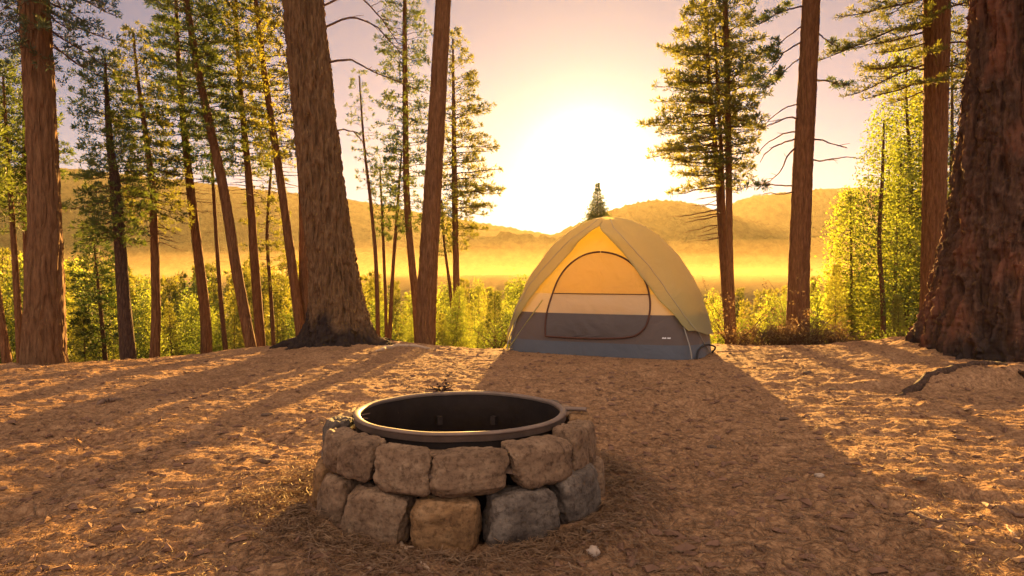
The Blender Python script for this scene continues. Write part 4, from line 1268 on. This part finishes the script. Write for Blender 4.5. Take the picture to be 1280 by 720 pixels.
M_chip = plain('bark_flakes', (.17, .09, .055), 1, var=.6, ns=6)
V, Fq = chips(15000, r, .003, .034)
G = Geo(); G.add(V, Fq)
aa = r.uniform(0, 2 * PI, 2200); rad_ = .68 + np.abs(r.normal(size=2200)) * .1
V, Fq = chips(0, r, .004, .014, FC[0] + np.sin(aa) * rad_, FC[1] - np.cos(aa) * rad_); G.add(V, Fq)
o = G.build('bark_litter', M_chip, smooth=False); tag(o, 'crumbs of bark and soil scattered over the ground', 'bark litter', kind='stuff')


# ---- single small things on the ground
def twig(label, pts, rad0, rad1, m, name='fallen_twig', cat='twig', lift=.2, forks=0, seed=0, n=26):
    r = np.random.default_rng(seed)
    # pts in pixels -> ground
    P = []
    for (px, py) in pts:
        d = ray(px, py); t = -CAMH / d[2]
        for _ in range(6):
            x, y = d[0] * t, d[1] * t; gz = float(ground_h(x, y)); t = (gz - CAMH) / d[2]
        P.append([d[0] * t, d[1] * t])
    P = spline(np.array(P), n); rad = np.linspace(rad0, rad1, n) * np.minimum(1, .15 + 2.2 * np.sin(np.linspace(0, PI, n)))
    P = P + r.normal(size=P.shape) * rad0 * .35
    z = ground_h(P[:, 0], P[:, 1]); z = np.convolve(np.pad(z, 2, 'edge'), np.ones(5) / 5, 'valid') + rad * lift
    Q = np.column_stack([P, z]); c = Q[0].copy()
    G = Geo(); V, Fq = tube_arr(Q - c, rad, 8, wob=.4, seed=seed); G.add(V, Fq)
    for q in range(forks):
        i0 = r.integers(4, n - 3); a = math.atan2(*(Q[i0 + 1] - Q[i0])[[1, 0]]) + r.choice([-1, 1]) * r.uniform(.5, 1.1)
        pp = limb_path(Q[i0], a, r.uniform(6, 16) * rad0 + .04, .12, .1, 6, r); V, Fq = tube_arr(pp - c, np.linspace(rad[i0] * .6, rad[i0] * .2, 6), 5); G.add(V, Fq)
    o = G.build(name, m, loc=tuple(c)); return tag(o, label, cat)


M_twig = plain('dry_twig', (.17, .10, .065), .9, var=.4, ns=30, bs=.6, bd=.003)
M_twigl = plain('pale_twig', (.42, .29, .19), .9, var=.3, ns=30, bs=.6, bd=.003)
twig('long dark root curving round the left front of the fire pit', [(384, 628), (404, 648), (440, 672), (480, 690), (520, 712)], .014, .010, M_twig, 'exposed_root', 'root', .35, 3, 1)
twig('pale peeling root end below the ochre stone', [(490, 672), (508, 690), (525, 702), (540, 716)], .009, .005, M_twigl, 'exposed_root', 'root', .5, 2, 2)
twig('thin dark twig at the lower left of the fire pit', [(368, 672), (395, 690), (420, 706)], .007, .004, M_twig, seed=3, forks=2)
twig('thin twig lying out from the left side of the fire pit', [(285, 655), (330, 662), (372, 648), (398, 636)], .006, .004, M_twig, seed=4, forks=2)
twig('small pale twig beside the pit at the bottom', [(440, 700), (470, 712), (505, 716)], .005, .003, M_twigl, seed=5, forks=1)
twig('pale straw-like twig near the right edge', [(1255, 655), (1266, 665), (1280, 676)], .004, .003, M_twigl, seed=6)
twig('dark half-buried stick at the lower right', [(1225, 628), (1250, 634), (1290, 642)], .012, .008, M_twig, seed=7, name='half_buried_stick', cat='stick')
twig('dark flat stick in the right foreground', [(1130, 642), (1165, 650), (1200, 654)], .010, .006, M_twig, seed=8, name='half_buried_stick', cat='stick')
twig('pale surface root running right from the thick trunk', [(470, 440), (492, 436), (515, 434), (545, 437)], .035, .018, M_twigl, 'exposed_root', 'root', .4, 0, 9)
twig('short dark stick in the sunlit patch at the left', [(122, 506), (138, 503), (156, 500)], .022, .012, M_twig, seed=10, name='half_buried_stick', cat='stick', lift=.6)
twig('gnarled root breaking the surface on the hump at the right', [(1120, 496), (1148, 487), (1180, 482), (1225, 476), (1270, 482), (1330, 486)], .04, .03, M_barkblack, 'exposed_root', 'root', .05, 2, 11)


def rock(label, px, py, size, m, seed, group=None, name='pebble', cat='pebble', sq=(1, .8, .7)):
    d = ray(px, py); t = -CAMH / d[2]
    for _ in range(6): gz = float(ground_h(d[0] * t, d[1] * t)); t = (gz - CAMH) / d[2]
    x, y = d[0] * t, d[1] * t
    th, ph = np.meshgrid(np.linspace(0, PI, 14), np.arange(22) / 22 * 2 * PI, indexing='ij')
    P = np.stack([np.sin(th) * np.cos(ph), np.sin(th) * np.sin(ph), np.cos(th)], -1).reshape(-1, 3)
    P *= (1 + .35 * fbm(P[:, 0] + seed, P[:, 1], P[:, 2], 3))[:, None]
    P = P * size * np.array(sq)
    o = new_mesh(name, P, grid_faces(14, 22, True), m, None, loc=(x, y, gz + size * .35)); return tag(o, label, cat, group)


M_pale = plain('pale_pebble', (.36, .27, .2), .8, var=.3, ns=30)
rock('round pale pebble in front of the right end of the fire pit', 742, 693, .021, M_pale, 3, sq=(1, 1, .9))
rock('white chip by the foot of the dark grey stone', 752, 662, .016, M_pale, 4)
rock('small greyish chip left of the white chip', 737, 666, .013, M_slate, 5)
rock('pale crumb at the foot of the grey lower stone', 697, 681, .012, M_pale, 6)
rock('small whitish stone alone on the shaded ground right of the pit', 1024, 597, .020, M_pale, 7)
for q, (px, py, s_, lb) in enumerate([(243, 556, .022, 'dark clod in the middle of the left sunlit ground'), (172, 640, .02, 'dark clod low in the left sunlit ground'), (335, 520, .026, 'dark clod near the shadow edge of the thick trunk'),
                                      (330, 578, .022, 'dark clod just left of the pit in the sunlight'), (1010, 467, .03, 'dark clod on the lit strip right of the tent'), (1042, 489, .028, 'dark clod at the shadow edge right of the tent'),
                                      (980, 525, .022, 'dark clod in the shade in front of the tent, right'), (430, 600, .018, 'dark clod hugging the left side of the fire pit'), (890, 560, .018, 'dark clod in open shade beside the pit'), (1150, 600, .022, 'dark clod in the right foreground')]):
    rock(lb, px, py, s_, M_soil, 20 + q, name='dirt_clod', cat='clod', sq=(1.5, .9, .5))


rt_ = np.random.default_rng(31)
for q in range(16):
    a_ = rt_.uniform(-2.1, 2.1); rd = rt_.uniform(.66, .95); x0, y0 = FC[0] + math.sin(a_) * rd, FC[1] - math.cos(a_) * rd
    b_ = a_ + PI / 2 + rt_.normal() * .7; L_ = rt_.uniform(.08, .26)
    px_ = []
    for t_ in (0, .5, 1):
        xx_, yy_ = x0 + math.cos(b_) * L_ * t_ + .02 * rt_.normal(), y0 + math.sin(b_) * L_ * t_ * .6 + .02 * rt_.normal(); zz_ = float(ground_h(xx_, yy_)) - CAMH
        dy_ = yy_ * math.cos(PITCH) - zz_ * math.sin(PITCH); dz_ = zz_ * math.cos(PITCH) + yy_ * math.sin(PITCH)
        px_.append((640 + F * xx_ / dy_, 360 - F * dz_ / dy_))
    o = twig('short thin twig lying in the needle litter around the fire pit', px_, rt_.uniform(.0025, .006), .0015, M_twig if q % 3 else M_twigl, seed=60 + q, forks=int(rt_.integers(0, 3)), n=14)
    o['group'] = 'twigs around the fire pit'


def cone(label, px, py, size, seed):
    """pine cone: scales spiralling on an egg-shaped core"""
    d = ray(px, py); t = -CAMH / d[2]
    for _ in range(6): gz = float(ground_h(d[0] * t, d[1] * t)); t = (gz - CAMH) / d[2]
    G = Geo(); k_ = 70
    for q in range(k_):
        u = (q + .5) / k_; a = q * 2.4; rr = size * .42 * math.sin(PI * min(u * .92 + .08, 1)) ** .7; x = (u - .5) * size * 1.3
        o_ = np.array([0, math.cos(a), math.sin(a)]); tn = np.array([0, -math.sin(a), math.cos(a)]); ax = np.array([1, 0, 0])
        c = ax * x + o_ * rr * .35
        V = np.array([c - tn * .1 * size, c + tn * .1 * size, c + o_ * rr * .75 + ax * size * .06 + tn * .09 * size, c + o_ * rr * .8 + ax * size * .12, c + o_ * rr * .75 + ax * size * .06 - tn * .09 * size])
        G.add(V, np.array([[0, 1, 2, 4]])); G.add(V[[4, 2, 3]], np.array([[0, 1, 2]]))
    o = G.build('pine_cone', M_twig, smooth=False, loc=(d[0] * t, d[1] * t, gz + size * .3)); o.rotation_euler = (.2, .1, seed * 1.3); return tag(o, label, 'pine cone')


# dry scraps caught on the back of the rim
r = np.random.default_rng(4)
G = Geo(); c0 = at(552, 488, 3.36)
for q in range(9):
    a = r.uniform(0, PI * 2); pp = limb_path(np.array([r.normal() * .012, r.normal() * .012, 0]), a, r.uniform(.03, .06), r.uniform(.1, .9), .5, 6, r)
    V, Fq = tube_arr(pp, np.linspace(.005, .002, 6), 5); G.add(V, Fq)
V, Fq = leaves(r.normal(size=(14, 3)) * .018 + np.array([0, 0, .01]), .022, r); G.add(V, Fq)
o = G.build('twig_clump', M_barkblack, loc=tuple(c0)); tag(o, 'small dark clump of twigs caught behind the far rim of the fire pit', 'twigs')
G = Geo(); c0 = at(446, 522, 2.80)
for q in range(8):
    a = r.uniform(0, PI * 2); pp = limb_path(np.array([r.normal() * .015, r.normal() * .02, 0]), a, r.uniform(.03, .07), r.uniform(.0, .5), .3, 6, r)
    V, Fq = tube_arr(pp, np.linspace(.004, .002, 6), 5); G.add(V, Fq)
o = G.build('twig_clump', M_twig, loc=tuple(c0)); tag(o, 'brown twig clump resting on the left stones beside the rim', 'twigs')

# ------------------------------------------------------------------ air
def vol_box(name, lo, hi, col, dens, aniso, label):
    x0, y0, z0 = lo; x1, y1, z1 = hi
    V = np.array([(x, y, z) for x in (x0, x1) for y in (y0, y1) for z in (z0, z1)])
    Fb = [(0, 1, 3, 2), (4, 6, 7, 5), (0, 4, 5, 1), (2, 3, 7, 6), (0, 2, 6, 4), (1, 5, 7, 3)]
    m = bpy.data.materials.new(name + '_air'); m.use_nodes = True; n, l = nt(m); n.clear()
    o_ = n.new('ShaderNodeOutputMaterial'); v = n.new('ShaderNodeVolumePrincipled')
    v.inputs['Color'].default_value = (*col, 1); v.inputs['Density'].default_value = dens; v.inputs['Anisotropy'].default_value = aniso
    l.new(v.outputs[0], o_.inputs['Volume'])
    o = new_mesh(name, V, Fb, m, smooth=False); return tag(o, label, kind='stuff')


vol_box('haze', (-890, -300, -22), (890, 890, 128), (1, .80, .47), .00011, .5, 'warm golden haze filling the valley air')
# the mist bank: flattened lenses of denser air lying in the valley
mm = bpy.data.materials.new('mist_air'); mm.use_nodes = True; n, l = nt(mm); n.clear()
o_ = n.new('ShaderNodeOutputMaterial'); v_ = n.new('ShaderNodeVolumePrincipled'); v_.inputs['Color'].default_value = (1, .73, .34, 1); v_.inputs['Density'].default_value = .00115; v_.inputs['Anisotropy'].default_value = .4
l.new(v_.outputs[0], o_.inputs['Volume'])
th_, ph_ = np.meshgrid(np.linspace(0, PI, 25), np.arange(48) / 48 * 2 * PI, indexing='ij')
for (cx_, cy_, rx_, ry_, cz_, rz_) in ((0, 82, 230, 66, -8, 8.8), (20, 86, 220, 62, -8, 10.2), (-30, 88, 210, 58, -7, 10.8), (40, 94, 200, 52, -7, 12.6)):
    Vm = np.stack([cx_ + rx_ * np.sin(th_) * np.cos(ph_), cy_ + ry_ * np.sin(th_) * np.sin(ph_), cz_ + rz_ * np.cos(th_)], -1)
    Vm[..., 2] += np.where(np.cos(th_) > 0, 1, 0) * np.sin(th_) * 1.2 * np.sin(ph_ * 5 + cx_)
    Vm[..., 2] = np.maximum(Vm[..., 2], -20)
    o = new_mesh('mist', Vm.reshape(-1, 3), grid_faces(25, 48, True)[:, ::-1].copy(), mm); tag(o, 'bank of golden mist lying over the valley floor', kind='stuff')


# ------------------------------------------------------------------ light
SUN_EL, SUN_AZ = R(9.0), R(6.4)
w = bpy.data.worlds.new('World'); S.world = w; w.use_nodes = True
n, l = w.node_tree.nodes, w.node_tree.links; n.clear()
out = n.new('ShaderNodeOutputWorld'); bg = n.new('ShaderNodeBackground'); sky = n.new('ShaderNodeTexSky')
sky.sky_type = 'NISHITA'; sky.sun_disc = False; sky.sun_elevation = SUN_EL; sky.sun_rotation = SUN_AZ
sky.air_density = .7; sky.dust_density = .15; sky.ozone_density = 1.5; sky.altitude = 900
bg.inputs['Strength'].default_value = .05
tint = n.new('ShaderNodeMix'); tint.data_type = 'RGBA'; tint.blend_type = 'MULTIPLY'; tint.inputs[0].default_value = 1
l.new(sky.outputs[0], tint.inputs[6]); tint.inputs[7].default_value = (.162, .200, .225, 1)
# added warm fill overhead and opposite the sun, out of view, lifting shaded ground
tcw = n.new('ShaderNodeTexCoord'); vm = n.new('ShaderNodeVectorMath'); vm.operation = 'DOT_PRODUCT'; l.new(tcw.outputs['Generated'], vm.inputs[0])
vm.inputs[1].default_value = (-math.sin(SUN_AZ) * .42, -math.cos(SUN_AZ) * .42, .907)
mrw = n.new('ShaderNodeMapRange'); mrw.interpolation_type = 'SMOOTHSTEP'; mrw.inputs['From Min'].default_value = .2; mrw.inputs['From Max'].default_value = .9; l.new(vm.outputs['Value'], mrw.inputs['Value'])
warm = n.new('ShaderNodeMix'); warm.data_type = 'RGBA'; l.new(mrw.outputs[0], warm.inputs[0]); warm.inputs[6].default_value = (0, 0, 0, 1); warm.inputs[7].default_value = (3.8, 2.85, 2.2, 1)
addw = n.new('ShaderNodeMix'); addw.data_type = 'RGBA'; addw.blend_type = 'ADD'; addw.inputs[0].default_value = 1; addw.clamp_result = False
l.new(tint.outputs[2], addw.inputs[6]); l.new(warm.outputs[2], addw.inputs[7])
# bright aureole of the low sun in the dusty air
vs_ = n.new('ShaderNodeVectorMath'); vs_.operation = 'DOT_PRODUCT'; l.new(tcw.outputs['Generated'], vs_.inputs[0])
SE_ = R(8.6); vs_.inputs[1].default_value = (math.sin(SUN_AZ) * math.cos(SE_), math.cos(SUN_AZ) * math.cos(SE_), math.sin(SE_))
mx0 = n.new('ShaderNodeMath'); mx0.operation = 'MAXIMUM'; l.new(vs_.outputs['Value'], mx0.inputs[0]); mx0.inputs[1].default_value = 0
last_ = addw.outputs[2]
for pw_, c_ in ((480, (6.0, 5.3, 3.4)), (75, (1.3, .85, .28)), (9, (.36, .22, .09))):
    p_ = n.new('ShaderNodeMath'); p_.operation = 'POWER'; l.new(mx0.outputs[0], p_.inputs[0]); p_.inputs[1].default_value = pw_
    g_ = n.new('ShaderNodeMix'); g_.data_type = 'RGBA'; l.new(p_.outputs[0], g_.inputs[0]); g_.inputs[6].default_value = (0, 0, 0, 1); g_.inputs[7].default_value = (*c_, 1)
    a_ = n.new('ShaderNodeMix'); a_.data_type = 'RGBA'; a_.blend_type = 'ADD'; a_.inputs[0].default_value = 1; a_.clamp_result = False
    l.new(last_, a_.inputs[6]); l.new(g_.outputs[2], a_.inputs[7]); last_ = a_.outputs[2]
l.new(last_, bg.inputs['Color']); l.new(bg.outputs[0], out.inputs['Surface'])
sd = bpy.data.lights.new('sun', 'SUN'); sd.energy = 5; sd.angle = R(.6); sd.color = (1, .56, .15)
so = bpy.data.objects.new('sun', sd); COL.objects.link(so)
sv = Vector((math.sin(SUN_AZ) * math.cos(SUN_EL), math.cos(SUN_AZ) * math.cos(SUN_EL), math.sin(SUN_EL)))
so.rotation_euler = sv.to_track_quat('Z', 'Y').to_euler(); so.location = (5, 30, 20)

# ------------------------------------------------------------------ camera & render
cd = bpy.data.cameras.new('camera'); cd.lens = 24; cd.sensor_width = 36; cd.clip_end = 5000; cd.clip_start = .05
co = bpy.data.objects.new('camera', cd); COL.objects.link(co); co.location = (0, 0, CAMH); co.rotation_euler = (PI / 2 - PITCH, 0, 0)
S.camera = co
S.view_settings.view_transform = 'Standard'; S.view_settings.look = 'None'; S.view_settings.gamma = 1; S.view_settings.use_curve_mapping = False
S.view_settings.exposure = 3.0
cy = S.cycles
cy.max_bounces = 7; cy.diffuse_bounces = 3; cy.glossy_bounces = 2; cy.transmission_bounces = 5; cy.transparent_max_bounces = 4; cy.volume_bounces = 0
cy.use_denoising = True; cy.caustics_reflective = False; cy.caustics_refractive = False
cy.sample_clamp_indirect = 6
